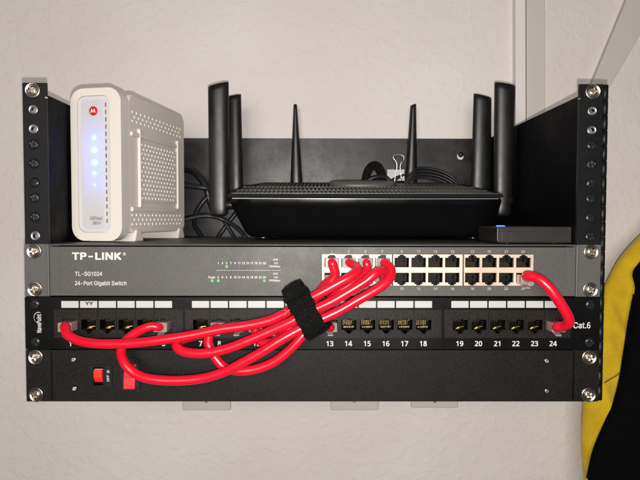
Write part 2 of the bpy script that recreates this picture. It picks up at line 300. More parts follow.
"O":[533,[[267,-7,235,-5,205,1,177,11,150,25,126,42,105,63,86,88,70,115,57,146,48,179,42,215,40,254,42,293,48,329,57,362,70,393,86,421,105,445,126,466,150,484,177,498,205,508,235,514,267,516,299,514,329,508,357,498,384,484,408,466,429,445,448,421,464,393,477,362,486,329,491,293,493,254,491,215,486,179,477,146,464,115,448,88,429,63,408,42,384,25,357,11,329,1,299,-5],[267,53,289,54,310,59,330,66,349,76,367,89,383,105,396,123,408,144,418,168,425,194,429,223,430,254,429,286,425,314,418,341,408,365,396,386,383,404,367,420,349,433,330,443,310,450,289,454,267,456,245,454,223,450,203,443,184,433,167,420,151,404,137,385,125,364,116,340,109,314,105,285,103,254,105,223,109,194,116,168,125,144,137,123,151,105,167,89,184,76,203,66,223,59,245,54]]],
"P":[420,[[57,0,57,509,240,509,286,502,327,481,360,448,381,407,388,361,381,315,360,274,327,241,286,220,240,213,119,213,119,0],[119,452,240,452,268,448,293,435,314,414,327,389,331,361,327,333,314,308,293,287,268,274,240,270,119,270]]],
"R":[430,[[57,0,57,509,240,509,282,503,321,485,353,457,375,421,387,380,386,338,374,297,350,262,317,235,278,218,395,0,325,0,212,213,119,213,119,0],[119,452,240,452,268,448,293,435,314,414,327,389,331,361,327,333,314,308,293,287,268,274,240,270,119,270]]],
"S":[447,[[224,-9,197,-8,172,-4,149,1,128,9,108,19,91,31,76,45,64,60,54,77,46,96,41,115,38,137,104,137,107,123,110,110,116,98,123,88,132,79,142,71,154,64,166,59,180,55,194,52,209,50,224,49,241,50,257,52,272,55,286,60,299,66,311,74,321,82,329,92,336,102,341,114,345,126,346,139,345,151,342,161,338,171,332,179,325,186,316,193,307,199,296,205,284,209,272,214,259,218,245,222,184,239,154,249,128,260,105,274,86,289,71,307,60,326,54,348,52,372,53,393,58,413,65,431,75,448,87,463,102,476,119,488,138,498,158,506,180,511,203,514,227,516,252,514,275,511,296,505,316,498,334,488,351,476,365,463,377,449,387,433,394,415,399,397,401,378,337,378,334,396,326,412,316,426,302,437,286,447,267,453,247,457,225,459,209,458,194,456,180,452,167,448,156,442,145,435,136,427,129,418,123,409,118,398,116,387,115,376,116,363,119,352,124,342,131,334,139,326,148,319,158,313,169,308,180,304,191,300,202,296,212,293,264,279,276,276,287,272,299,268,312,264,324,258,336,252,347,245,359,238,369,229,379,220,387,209,395,198,401,185,405,171,407,155,408,139,407,118,403,99,396,81,386,64,374,48,360,34,343,21,323,11,302,2,278,-4,252,-8]]],
"T":[449,[[32,452,32,509,417,509,417,452,257,452,257,0,193,0,193,452]]],
"U":[517,[[259,-8,230,-7,203,-2,177,5,154,15,133,28,114,43,98,60,85,80,74,101,66,124,62,148,60,173,60,509,124,509,124,178,125,160,128,144,133,128,141,113,150,99,160,87,173,77,187,68,203,61,220,56,239,53,259,52,279,53,298,56,315,61,331,68,345,77,357,87,368,99,377,113,384,128,389,144,392,160,393,178,393,509,457,509,457,173,456,148,451,124,443,101,433,80,419,60,403,43,384,28,363,15,340,5,315,-2,288,-7]]],
"Y":[472,[[203,0,203,208,16,509,91,509,192,344,200,331,208,318,215,305,222,292,229,279,236,264,243,248,250,230,224,230,231,248,237,265,244,280,251,293,258,306,265,318,273,331,280,344,381,509,455,509,268,208,268,0]]],
"a":[389,[[160,-9,142,-8,126,-5,110,-1,94,5,80,12,68,22,57,32,48,45,40,58,35,73,31,90,30,108,31,123,34,138,38,150,43,161,50,171,58,179,67,187,78,193,89,199,100,203,112,207,125,211,138,213,152,216,165,218,178,220,234,227,244,228,252,230,259,232,265,235,270,238,273,243,275,248,276,255,276,257,275,268,273,279,271,288,267,297,262,304,256,311,248,317,240,322,230,326,220,329,208,330,196,331,183,330,171,329,159,326,149,322,140,318,132,313,124,307,118,301,112,294,107,288,103,281,100,274,41,291,48,308,57,322,67,335,79,346,91,355,104,364,118,370,133,375,148,379,163,382,179,384,194,384,204,384,215,383,227,382,239,379,251,376,263,372,275,367,286,360,296,353,306,343,315,333,322,320,329,306,333,290,336,272,337,251,337,0,277,0,277,52,272,52,269,45,264,38,258,32,252,25,244,18,236,12,226,6,215,1,203,-3,190,-6,176,-8],[170,45,187,46,202,49,216,53,228,59,239,66,248,74,257,83,263,93,269,104,272,115,275,126,276,138,276,190,273,188,270,186,265,184,259,182,253,180,246,179,239,177,231,176,200,171,175,168,165,166,154,164,144,162,134,159,125,155,117,150,110,145,103,139,98,132,95,124,93,115,92,105,92,95,94,87,98,79,102,72,107,66,114,61,121,56,130,52,139,49,149,47,159,46]]],
"b":[424,[[229,-8,213,-7,198,-5,184,-1,172,4,162,10,153,17,145,24,138,31,132,39,127,46,122,53,118,59,112,59,112,0,53,0,53,509,114,509,114,319,118,319,122,325,127,331,132,338,137,346,144,353,152,360,161,367,171,373,183,378,197,381,212,384,229,384,252,383,274,378,294,371,313,361,330,347,345,332,359,313,370,293,379,270,385,245,389,218,390,189,389,160,385,133,379,108,370,84,359,64,346,45,330,29,313,16,294,5,274,-2,252,-7],[220,47,237,48,253,51,267,57,279,66,291,76,301,88,309,101,316,117,321,133,325,151,327,170,328,189,327,209,325,227,321,245,316,261,309,276,301,290,291,301,280,311,267,319,253,325,237,329,220,330,203,329,188,325,174,320,161,312,150,302,140,291,132,278,125,263,120,247,116,229,113,210,113,189,113,169,116,150,120,132,125,115,132,100,140,86,150,75,162,65,174,57,188,51,204,48]]],
"c":[396,[[207,-8,182,-7,159,-2,137,6,117,16,98,30,82,46,68,64,56,85,46,108,40,133,36,159,34,187,36,216,40,243,46,268,56,291,68,312,82,330,98,346,117,360,137,371,159,378,182,383,207,384,221,384,234,383,247,380,260,377,272,373,284,368,295,362,305,356,315,349,324,341,332,332,340,322,347,312,353,301,358,289,362,277,303,262,301,269,298,276,294,283,290,289,286,295,281,301,276,306,270,311,264,315,257,319,250,322,242,325,234,327,226,329,217,329,207,330,189,329,173,325,158,319,145,310,134,300,124,287,115,274,108,258,103,242,99,224,97,206,96,187,97,169,99,151,103,134,108,117,115,102,124,89,134,76,145,66,158,57,173,51,189,48,207,46,217,47,226,48,234,49,243,52,250,54,258,58,264,62,271,66,277,71,282,76,287,82,292,89,296,95,299,102,302,110,304,117,363,102,359,90,354,78,348,67,341,56,334,46,325,37,316,29,306,21,296,15,285,9,273,4,261,-1,248,-4,235,-6,221,-8]]],
"d":[424,[[195,-8,172,-7,151,-2,130,5,111,16,94,29,79,45,66,64,55,84,46,108,39,133,35,160,34,189,35,218,39,245,46,270,55,293,66,313,79,332,95,347,112,361,131,371,151,378,173,383,196,384,213,384,228,381,241,378,253,373,263,367,272,360,280,353,287,346,293,338,298,331,303,325,306,319,311,319,311,509,372,509,372,0,313,0,313,59,307,59,303,53,298,46,293,39,287,31,280,24,272,17,263,10,252,4,241,-1,227,-5,212,-7],[205,47,221,48,236,51,250,57,263,65,274,75,284,86,293,100,299,115,305,132,309,150,311,169,312,189,311,210,309,229,305,247,300,263,293,278,284,291,275,302,263,312,251,320,237,325,221,329,205,330,187,329,172,325,157,319,145,311,133,301,124,290,115,276,108,261,103,245,99,227,97,209,96,189,97,170,99,151,103,133,109,117,115,101,124,88,134,76,145,66,158,57,172,51,188,48]]],
"e":[404,[[212,-8,185,-7,161,-2,138,6,117,16,98,30,82,46,68,64,56,85,46,108,40,132,35,159,34,187,35,215,39,242,46,267,55,290,67,311,81,329,97,346,115,359,135,370,157,378,180,383,205,384,221,384,236,382,251,379,266,374,280,368,294,361,307,351,319,341,331,329,341,315,350,299,357,282,363,263,368,242,370,219,371,194,371,169,75,169,75,221,338,221,310,202,309,220,307,237,303,254,298,269,291,282,283,294,273,305,263,314,250,321,237,326,222,329,205,330,189,329,173,326,159,321,146,313,135,304,125,294,116,282,109,270,103,256,99,241,97,226,96,211,96,178,97,157,100,139,104,122,110,106,118,92,128,80,139,70,151,61,165,55,179,50,195,47,212,46,224,47,234,48,244,50,254,53,263,56,271,61,278,66,285,73,292,80,297,88,302,96,306,105,365,91,360,77,353,63,345,51,335,39,324,29,311,19,298,11,283,4,266,-1,249,-5,231,-7]]],
"g":[425,[[207,-151,187,-150,168,-148,150,-144,134,-140,119,-134,105,-127,93,-119,82,-110,73,-101,64,-91,57,-80,51,-69,101,-41,106,-47,110,-53,116,-59,122,-66,128,-72,136,-78,145,-83,154,-88,165,-92,178,-95,192,-97,207,-97,229,-96,249,-92,267,-85,282,-75,295,-62,304,-47,310,-28,311,-6,311,68,306,68,302,62,298,56,293,49,287,41,280,34,272,28,263,21,252,16,241,11,227,8,212,5,195,5,173,6,152,10,132,17,113,27,95,39,80,53,67,71,55,90,46,112,39,136,35,163,34,191,35,220,39,246,46,271,55,293,66,314,80,332,95,347,112,361,131,371,152,378,173,383,196,384,213,384,228,382,242,378,253,373,264,367,273,360,281,353,288,346,294,338,299,331,304,325,308,319,313,319,313,379,372,379,372,-9,371,-32,367,-54,360,-73,350,-90,338,-104,324,-117,308,-127,291,-136,271,-142,251,-147,229,-150],[205,59,222,60,237,63,251,68,264,75,275,84,285,95,293,107,300,121,305,137,309,154,312,172,312,193,312,212,309,231,305,248,300,264,293,278,285,291,275,303,264,312,251,320,237,325,222,329,205,330,188,329,172,325,158,320,145,312,134,302,124,290,115,277,109,262,103,246,99,229,97,212,96,193,97,173,99,155,103,138,109,123,116,108,124,96,134,85,145,76,158,68,172,63,188,60]]],
"h":[410,[[114,227,114,0,53,0,53,509,114,509,114,287,102,287,112,312,124,332,137,349,152,362,169,372,187,379,207,383,227,384,246,383,264,380,280,376,295,369,309,360,321,349,332,336,341,321,348,304,353,285,356,264,357,240,357,0,296,0,296,235,295,256,290,275,283,291,273,304,260,315,246,323,229,328,210,329,197,328,184,326,172,322,161,317,150,311,141,303,133,293,126,283,121,271,117,257,114,243]]],
"i":[167,[[53,0,53,379,114,379,114,0],[84,443,75,444,67,446,60,449,54,455,48,461,44,468,42,475,41,483,42,491,44,499,48,506,54,512,60,517,67,521,75,523,84,524,92,523,100,521,107,517,114,512,119,506,123,499,126,491,126,483,126,475,123,468,119,461,114,455,107,449,100,446,92,444]]],
"k":[350,[[48,0,48,525,108,525,108,212,252,375,326,375,186,222,338,0,266,0,144,178,108,140,108,0]]],
"n":[410,[[114,227,114,0,53,0,53,379,112,379,112,287,102,287,112,312,124,332,137,349,152,362,169,372,187,379,207,383,227,384,246,383,264,380,280,376,295,369,309,360,321,349,332,336,341,321,348,304,353,285,356,264,357,240,357,0,296,0,296,235,295,256,290,275,283,291,273,304,260,315,246,323,229,328,210,329,197,328,184,326,172,322,161,317,150,311,141,303,133,293,126,283,121,271,117,257,114,243]]],
"o":[415,[[207,-8,182,-7,159,-2,137,6,117,16,98,30,82,46,68,64,56,85,46,108,40,133,36,159,34,187,36,216,40,243,46,268,56,291,68,312,82,330,98,346,117,360,137,371,159,378,182,383,207,384,233,383,256,378,278,371,299,360,317,346,333,330,347,312,359,291,369,268,376,243,380,216,381,187,380,159,376,133,369,108,359,85,347,64,333,46,317,30,299,16,278,6,256,-2,233,-7],[207,46,226,48,242,51,257,57,270,66,282,76,292,89,300,102,307,117,312,134,316,151,318,169,319,187,318,206,316,224,312,242,307,258,300,274,292,287,282,300,270,310,257,319,242,325,226,329,207,330,189,329,173,325,158,319,145,310,134,300,124,287,115,274,108,258,103,242,99,224,97,206,96,187,97,169,99,151,103,134,108,117,115,102,124,89,134,76,145,66,158,57,173,51,189,48]]],
"p":[424,[[53,-143,53,379,112,379,112,319,118,319,122,325,126,331,131,338,137,346,144,353,152,360,161,367,171,373,183,378,197,381,212,384,229,384,252,383,274,378,294,371,313,361,330,347,345,332,359,313,370,293,379,270,385,245,389,218,390,189,389,160,385,133,379,108,370,84,359,64,346,45,330,29,313,16,294,5,274,-2,252,-7,229,-8,213,-7,198,-5,184,-1,173,4,162,10,153,17,145,24,138,31,132,39,127,46,122,53,118,59,114,59,114,-143],[220,47,237,48,253,51,267,57,279,66,291,76,301,88,309,101,316,117,321,133,325,151,327,170,328,189,327,209,325,227,321,245,316,261,309,276,301,290,291,301,280,311,267,319,253,325,237,329,220,330,203,329,188,325,174,320,161,312,150,302,140,291,132,278,125,263,120,247,116,229,113,210,113,189,113,169,116,150,120,132,125,115,132,100,140,86,150,75,162,65,174,57,188,51,204,48]]],
"r":[259,[[53,0,53,379,112,379,112,321,115,321,122,335,130,347,140,358,152,367,166,375,181,380,196,384,213,385,229,384,243,384,243,322,230,324,224,325,219,325,213,326,207,326,194,325,182,323,170,319,159,315,149,309,140,301,132,293,126,284,121,273,117,262,114,250,114,237,114,0]]],
"s":[365,[[182,-8,163,-7,145,-5,128,-2,112,3,98,10,84,18,72,27,62,38,53,50,45,63,40,78,36,94,94,107,99,92,105,79,114,69,124,60,136,54,150,49,165,46,181,45,200,46,217,50,232,55,244,62,255,71,262,81,267,91,268,103,267,112,265,121,260,129,254,136,246,142,237,147,225,151,212,155,149,170,125,177,104,186,87,196,72,208,61,222,53,237,48,255,47,274,48,290,51,305,57,319,65,332,75,343,87,354,100,363,115,370,131,377,149,381,167,384,187,384,206,384,223,381,239,378,254,372,267,366,279,358,290,349,299,339,307,328,314,316,319,303,324,290,268,277,264,288,258,298,251,307,243,316,232,323,219,328,205,331,187,333,171,332,156,329,143,324,131,317,121,308,114,299,110,289,109,277,110,267,112,258,117,250,124,243,133,237,144,232,157,227,172,223,229,209,254,202,275,194,292,183,306,171,317,158,325,142,330,125,331,107,330,90,326,75,321,61,312,47,302,35,290,24,276,15,260,6,242,0,223,-5,203,-7]]],
"t":[227,[[204,379,204,327,6,327,6,379],[65,471,126,471,126,98,127,86,128,76,132,68,136,61,142,56,150,53,159,51,170,50,185,51,202,54,213,2,208,0,203,-1,198,-2,192,-3,186,-3,180,-4,174,-4,168,-4,145,-3,125,2,107,10,92,21,80,35,72,52,67,71,65,93]]],
"v":[389,[[163,0,17,379,84,379,165,155,171,138,177,121,182,104,187,87,191,70,196,53,201,37,206,21,184,21,189,37,194,53,198,70,203,87,207,104,213,121,218,138,224,155,305,379,371,379,226,0]]],
"w":[567,[[138,0,23,379,87,379,133,214,138,196,143,177,149,157,154,137,159,115,165,91,170,67,175,41,165,41,170,66,175,90,180,113,186,135,191,156,196,176,201,195,206,214,252,379,316,379,362,214,366,196,371,176,376,157,382,136,387,114,392,91,397,67,402,41,391,41,397,66,402,90,408,113,413,135,418,156,423,176,429,195,434,214,480,379,545,379,429,0,368,0,319,172,305,225,301,239,297,252,294,266,291,280,277,338,291,338,277,280,263,225,259,211,255,198,252,185,248,172,199,0]]],
"\u00ae":[463,[[231,118,211,119,192,122,173,127,154,134,137,142,121,152,105,164,91,177,78,191,67,206,57,222,48,240,42,258,37,277,34,297,33,317,34,337,37,357,42,376,48,394,57,411,67,428,78,443,91,457,105,470,121,482,137,491,154,500,173,507,192,512,211,515,231,516,252,515,271,512,290,507,309,500,326,491,343,482,358,470,372,457,385,443,396,428,406,411,415,394,422,376,426,357,429,337,430,317,429,297,426,277,422,258,415,240,406,222,396,206,385,191,372,177,358,164,343,152,326,142,309,134,290,127,271,122,252,119],[231,166,252,168,271,171,290,178,307,187,323,198,338,210,351,225,362,241,371,259,377,277,381,296,382,317,381,337,377,357,371,375,362,393,351,409,338,423,323,436,307,447,290,456,271,462,252,466,231,467,211,466,192,462,173,456,156,447,140,436,125,423,112,409,101,393,92,375,86,357,82,337,81,317,82,296,86,277,92,259,101,241,112,225,125,210,140,198,156,187,173,178,192,171,211,168],[273,226,228,312,273,312,319,226],[161,226,161,409,253,409,259,408,266,407,272,405,279,402,285,399,292,394,297,389,302,383,306,376,309,368,311,360,311,350,311,341,309,332,306,323,302,316,296,309,291,304,285,299,278,295,271,292,264,289,257,288,250,287,185,287,185,319,239,319,243,319,248,321,253,323,257,327,261,331,264,337,266,343,267,350,266,358,264,364,261,368,257,372,252,375,248,376,244,378,239,378,203,378,203,226]]]}
def text(name, body, m, parent, x0, x1, z0, z1, y, depth=.00012, bold=0.0, rot=0, local=False, shear=0, mtx=None):
    """lettering fitted to the box x0..x1, z0..z1 on the plane y, facing the camera"""
    cu = bpy.data.curves.new(name, 'CURVE'); cu.dimensions = '2D'; cu.fill_mode = 'BOTH'; xa = 0
    for ch in body:
        adv_, outl = GLYPHS[ch]
        for q in outl:
            sp = cu.splines.new('POLY'); sp.points.add(len(q)//2-1); sp.use_cyclic_u = True
            for i in range(0, len(q), 2): sp.points[i//2].co = ((q[i]+xa)/1000, q[i+1]/1000, 0, 1)
        xa += adv_+bold*500
    me = curve_mesh(cu, name)
    if rot: me.transform(Matrix.Rotation(rot, 4, 'Z'))
    if bold:      # heavier strokes: the letter sheets again, each a hair behind and beside the first
        bm = bmesh.new(); bm.from_mesh(me); g0 = bm.verts[:]+bm.edges[:]+bm.faces[:]
        for q_, (ex, ey) in enumerate(((1, 1), (-1, 1), (1, -1), (-1, -1))):
            d_ = bmesh.ops.duplicate(bm, geom=g0)['geom']
            bmesh.ops.translate(bm, verts=[v for v in d_ if isinstance(v, bmesh.types.BMVert)], vec=(ex*bold*.7, ey*bold*.7, -(q_+1)*.001))
        bm.to_mesh(me); bm.free()
    xs = [v.co.x for v in me.vertices]; ys = [v.co.y for v in me.vertices]
    w = max(xs)-min(xs); h = max(ys)-min(ys)
    if z1 is None: sc = (x1-x0)/w; sx = sy = sc; z1 = z0+h*sc
    elif x1 is None: sc = (z1-z0)/h; sx = sy = sc; xc = x0; x0 = xc-w*sc/2
    else: sx = (x1-x0)/w; sy = (z1-z0)/h
    for v in me.vertices:
        v.co = Vector((x0+(v.co.x-min(xs))*sx, y-depth-v.co.z*.02, z0+(v.co.y-min(ys))*sy))
    if mtx is not None: me.transform(mtx)
    return obj(name, None, m, parent, local=local, me=me)
def ptext(name, body, m, parent, px0, px1, py_top, py_bot, y, **k):
    a = P((px0+(px1 if px1 else px0))/2, py_bot, y); b = P((px0+(px1 if px1 else px0))/2, py_top, y)
    x0 = P(px0, (py_top+py_bot)/2, y).x; x1 = P(px1, (py_top+py_bot)/2, y).x if px1 else None
    return text(name, body, m, parent, x0, x1, a.z, b.z, y, **k)
def pbox(px0, px1, pt, pb, y):
    """x0,x1,z0,z1 on plane y"""
    c = P((px0+px1)/2, (pt+pb)/2, y); a = P(px0, (pt+pb)/2, y).x; b = P(px1, (pt+pb)/2, y).x
    return a, b, P((px0+px1)/2, pb, y).z, P((px0+px1)/2, pt, y).z

# ------------------------------------------------------------------ screw prototypes (real cross recesses)
def screw_mesh(r, h, name, recess=.5, slot=.16):
    bm = bmesh.new()
    k = 1000.0
    mb = MB(); mb.lathe((0, 0, 0), [(r*k*1.0, 0), (r*k*.97, -h*k*.35), (r*k*.8, -h*k*.75), (r*k*.5, -h*k*.95), (r*k*.12, -h*k)], 28)
    a = bpy.data.objects.new('tmp_head', mesh_from('a', mb)); C.objects.link(a)
    w = r*k*slot; L = r*k*recess; mc = MB()
    poly = [(-w, -L), (w, -L), (w, -w), (L, -w), (L, w), (w, w), (w, L), (-w, L), (-w, w), (-L, w), (-L, -w), (-w, -w)]
    mc.prism(poly, 'y', -h*k*1.6, -h*k*.25)
    b = bpy.data.objects.new('tmp_cut', mesh_from('b', mc)); C.objects.link(b)
    md = a.modifiers.new('b', 'BOOLEAN'); md.object = b; md.operation = 'DIFFERENCE'; md.solver = 'EXACT'
    dg = bpy.context.evaluated_depsgraph_get(); dg.update()
    me = bpy.data.meshes.new_from_object(a.evaluated_get(dg)); me.name = name
    me.transform(Matrix.Scale(1/k, 4))
    bpy.data.objects.remove(a); bpy.data.objects.remove(b); bm.free()
    me.materials.clear()
    return me
ME_SILVER = screw_mesh(.0041, .0022, 'screw', .62, .17); ME_SILVER.materials.append(M['silver_dull'])
ME_BLACK = screw_mesh(.0043, .0016, 'screw', .62, .15); ME_BLACK.materials.append(M['black_screw'])
ME_TINY = screw_mesh(.0021, .0009, 'screw', .6, .2); ME_TINY.materials.append(M['silver_dull'])
mbw = MB(); mbw.lathe((0, 0, 0), [(.0062, 0), (.0063, -.0008), (.0060, -.0014), (.0056, -.0015), (.0044, -.0006), (.0040, -.0003), (.0036, 0)], 36)
ME_WASHER = mesh_from('washer', mbw); ME_WASHER.materials.append(M['silver'])
def put(me, name, pos, parent, rot=0):
    o = bpy.data.objects.new(name, me); C.objects.link(o)
    o.parent = parent; o.location = Vector(pos)-ORG[parent.name]; o.rotation_euler = (0, rot, 0)
    ORG[o.name] = Vector(pos); return o
def silver_screw(x, z, y, parent):
    s = put(ME_SILVER, 'screw', (x, y-.0006, z), parent, random.uniform(0, PI))
    w = bpy.data.objects.new('washer', ME_WASHER); C.objects.link(w); w.parent = s; w.location = (0, .0006, 0)
    s.rotation_euler = (random.uniform(-.06, .06), s.rotation_euler[1], random.uniform(-.06, .06))
def black_screw(x, z, y, parent): put(ME_BLACK, 'screw', (x, y, z), parent, random.uniform(0, PI))

U = .04445
XE = .2413
HOLE = [.00635, .022225, .0381]
def row_z(u, i): return .2667-U*u-HOLE[i]
XH = .2325    # hole column

# ------------------------------------------------------------------ wall
YWALL = .2580
w = MB(); w.box(-1.6, 1.6, YWALL, YWALL+.1, -1.2, 1.5)
o = obj('wall', w, 'wall'); o['kind'] = 'structure'

# ------------------------------------------------------------------ rack
rack = thing('wall_mount_rack', 'black steel six unit wall rack with hinged right rail and open sides', 'rack', (0, .2, 0))
YR = .0016
for s in (-1, 1):
    x_out = s*XE; x_in = s*.2213
    a, b = sorted((x_out, x_in))
    holes = []
    for u in range(6):
        for i in range(3): holes.append(circ(s*XH, row_z(u, i), .0030, 16))
    plate('rail', [(a, 0), (b, 0), (b, .2667), (a, .2667)], holes, YR, YR+.0022, 'rail', rack)
    mb = MB(); mb.box(s*.2213, s*.2236, YR+.0024, .2535, .001, .2570)
    obj('side_panel', mb, 'side', rack, .0004)
    # threaded inserts seen in the open holes
    opens = [(0, 1), (0, 2)]+([(2, 2)] if s < 0 else [])
    for u, i in opens:
        m_ = MB(); m_.lathe((s*XH, YR, row_z(u, i)), [(.0038, 0), (.0038, -.0005), (.0034, -.0007), (.0026, -.0002), (.0022, .0006), (.0021, .004), (.0030, .004), (.0030, 0)], 24, caps=False)
        obj('threaded_insert', m_, 'zinc', rack)
    silver_screw(s*XH, row_z(0, 0), YR, rack)
    for u in (1, 2):
        for i in range(3):
            if (u, i) in opens: continue
            black_screw(s*XH, row_z(u, i), YR, rack)
    # turned lips behind the rails
    mb = MB(); mb.box(s*.2413, s*.2396, YR+.0022, .014, 0, .2667); obj('rail_lip', mb, 'rail', rack, .0004)
    # rivet at the top of each side panel
    mb = MB(); c = P(46.2 if s < 0 else 582.3, 93.5 if s < 0 else 98, YR); mb.lathe((s*.2219, YR+.0008, .2545), [(.0011, .0004), (.0011, -.0008), (.0006, -.0014)], 12)
    obj('rivet', mb, 'zinc', rack)
# hinge on the right
mb = MB()
hx = XE+.0027; hy = YR+.0022
n = 21; step = .2667/n
for k in range(n):
    g = .0005
    mb.lathe((hx, hy, k*step+g/2), [(.0021, 0), (.0026, .0003), (.0026, step-g-.0003), (.0021, step-g)], 16, 'z')
mb.lathe((hx, hy, .0005), [(.0023, 0), (.0023, .2657)], 10, 'z')
obj('hinge', mb, 'rail', rack)
mb = MB()
for k in range(0, n, 2): mb.box(XE-.0005, hx, YR+.0022, YR+.0034, k*step+.0006, (k+1)*step-.0006)
obj('hinge_leaf', mb, 'rail', rack)
# back plate with keyhole and the dark lag screw in it
YB = .2505
kh = P(460.6, 156.2, YB)
zt = P(320, 138.4, YB).z
plate('back_plate', [(-.2210, .012), (.2210, .012), (.2210, zt), (-.2210, zt)], [circ(kh.x, kh.z, .0046), circ(.11, .04, .0046), circ(-.11, .04, .0046)], YB, YB+.0022, 'back', rack)
mb = MB(); mb.lathe((kh.x+.0006, YB-.0005, kh.z+.0022), [(.0032, .003), (.0032, .0004), (.0022, -.0008), (.0006, -.0012)], 20); obj('wall_screw', mb, 'black_screw', rack)
for s in (-1, 1):
    mb = MB(); mb.box(s*.2236, s*.2395, .2535, .2560, .02, .25); obj('wall_flange', mb, 'side', rack)

# ------------------------------------------------------------------ network switch
ZS0, ZS1 = .0889+.0004, .13335-.0004
sw = thing('network_switch', 'grey steel rack switch with a long row of ports, second unit from its printed lettering on the left', 'network switch', (0, .09, ZS0))
sw['label'] = 'grey steel network switch with lettering at left and twenty four ports at right'
YS = -.0030
for s in (-1, 1):
    a, b = sorted((s*.2410, s*.2222))
    hs = [circ(s*XH, row_z(3, i), .0036, 16) for i in (0, 2)]
    plate('mounting_ear', [(a, ZS0), (b, ZS0), (b, ZS1), (a, ZS1)], hs, -.0005, .0014, 'switch_ear', sw)
    mb = MB(); mb.box(s*.2222, s*.2199, -.0022, .04, ZS0, ZS1); obj('ear_fold', mb, 'switch_ear', sw, .0006)
    for i in (0, 2): silver_screw(s*XH, row_z(3, i), -.0005, sw)
mb = MB(); mb.prism([(.174, ZS0+.0004), (-.0004, ZS0+.0004), (-.0004, ZS0+.0014), (.172, ZS0+.0014), (.172, ZS1-.0010), (-.0004, ZS1-.0010), (-.0004, ZS1-.0004), (.0002, ZS1), (.174, ZS1)], 'x', -.2186, .2186)
mb.box(-.2196, -.21865, -.0004, .174, ZS0+.0004, ZS1); mb.box(.21865, .2196, -.0004, .174, ZS0+.0004, ZS1); obj('case', mb, 'switch', sw)
mb = MB(); mb.box(-.2180, .2180, .0130, .0145, ZS0+.0016, ZS1-.0012); obj('circuit_housing', mb, 'dark', sw)
# port layout
def colx(k):   # twelve columns
    blk, j = divmod(k, 4)
    base = [331.6, 401.7, 472.3][blk]; pit = [16.8, 16.85, 17.0][blk]
    return P(base+pit*j, 270, YS).x
z_up = P(400, 261.6, YS).z; z_lo = P(400, 278.4, YS).z
blocks = [(322.2, 391.6), (393.2, 462.4), (464.0, 533.2)]
bz0, bz1 = P(400, 285.6, YS).z, P(400, 254.4, YS).z
HW, HH, NW, NH = .0061, .0048, .0034, .0016
def port_poly(x, z, up):
    s = 1 if up else -1
    p = [(x-HW, z-s*HH), (x+HW, z-s*HH), (x+HW, z+s*HH*.70), (x+NW, z+s*HH*.70), (x+NW, z+s*HH*1.0), (x+NW*.55, z+s*HH*1.0), (x+NW*.55, z+s*(HH+NH*.6)),
         (x-NW*.55, z+s*(HH+NH*.6)), (x-NW*.55, z+s*HH*1.0), (x-NW, z+s*HH*1.0), (x-NW, z+s*HH*.70), (x-HW, z+s*HH*.70)]
    return p if up else p[::-1]
face_holes = []
xb = [(P(a, 270, YS).x, P(b, 270, YS).x) for a, b in blocks]
# front face: sheet with three cut-outs, thin raised border
fx0, fx1 = P(58.8, 270, YS).x, P(565.2, 270, YS).x
holes = [[(a-.0003, bz0-.0003), (b+.0003, bz0-.0003), (b+.0003, bz1+.0003), (a-.0003, bz1+.0003)] for a, b in xb]
plate('front_panel', [(-.2190, ZS0+.0010), (.2190, ZS0+.0010), (.2190, ZS1-.0022), (-.2190, ZS1-.0022)], holes, YS+.0006, YS+.0022, 'switch', sw)
zb0, zb1 = P(300, 293.6, YS).z, P(300, 247.4, YS).z
mb = MB(); t_ = .00045
for bx in ((fx0, fx0+t_, zb0, zb1), (fx1-t_, fx1, zb0, zb1), (fx0+t_, fx1-t_, zb1-t_, zb1), (fx0+t_, fx1-t_, zb0, zb0+t_)):
    mb.box(bx[0], bx[1], YS+.0001, YS+.0005, bx[2], bx[3])
obj('border', mb, 'switch_ear', sw)
for bi, (a, b) in enumerate(xb):
    hs = []
    for j in range(4):
        x = colx(bi*4+j); hs += [port_poly(x, z_up, True), port_poly(x, z_lo, False)]
    plate('port_frame', [(a, bz0), (b, bz0), (b, bz1), (a, bz1)], hs, YS-.0002, YS+.0022, 'cream', sw)
def port(parent, x, z, up, y0, d=.012, hw=HW, hh=HH, matn='dark', gold='gold', nc=8):
    s = 1 if up else -1
    mb = MB(); a0, a1, c0, c1 = x-hw*1.06, x+hw*1.06, z-hh*1.35, z+hh*1.35
    for bx in ((a0, a1, y0+d-.001, y0+d, c0, c1), (a0-.0006, a0, y0, y0+d, c0, c1), (a1, a1+.0006, y0, y0+d, c0, c1),
               (a0, a1, y0, y0+d-.001, c0-.0005, c0), (a0, a1, y0, y0+d-.001, c1, c1+.0005)): mb.box(*bx)
    # inner ledge beside the latch
    mb.box(a0, x-NW*.6, y0+.002, y0+.006, z+s*hh*.72, z+s*hh*1.3); mb.box(x+NW*.6, a1, y0+.002, y0+.006, z+s*hh*.72, z+s*hh*1.3)
    mb.box(x+hw*.45, x+hw*.85, y0+.0035, y0+.007, z-hh*.2, z+hh*.5)
    p = obj('port', mb, matn, parent)
    g = MB()
    for k in range(nc):
        cx = x-hw*.72+hw*1.44*k/(nc-1)
        g.add([(cx-.00022, y0+.004, z-s*hh*.92), (cx+.00022, y0+.004, z-s*hh*.92), (cx+.00022, y0+.0095, z-s*hh*.15), (cx-.00022, y0+.0095, z-s*hh*.15),
               (cx-.00022, y0+.0043, z-s*hh*.98), (cx+.00022, y0+.0043, z-s*hh*.98), (cx+.00022, y0+.0098, z-s*hh*.22), (cx-.00022, y0+.0098, z-s*hh*.22)],
              [(0, 1, 2, 3), (7, 6, 5, 4), (0, 4, 5, 1), (2, 6, 7, 3), (0, 3, 7, 4), (1, 5, 6, 2)])
    obj('contact_pins', g, gold, p)
    return p
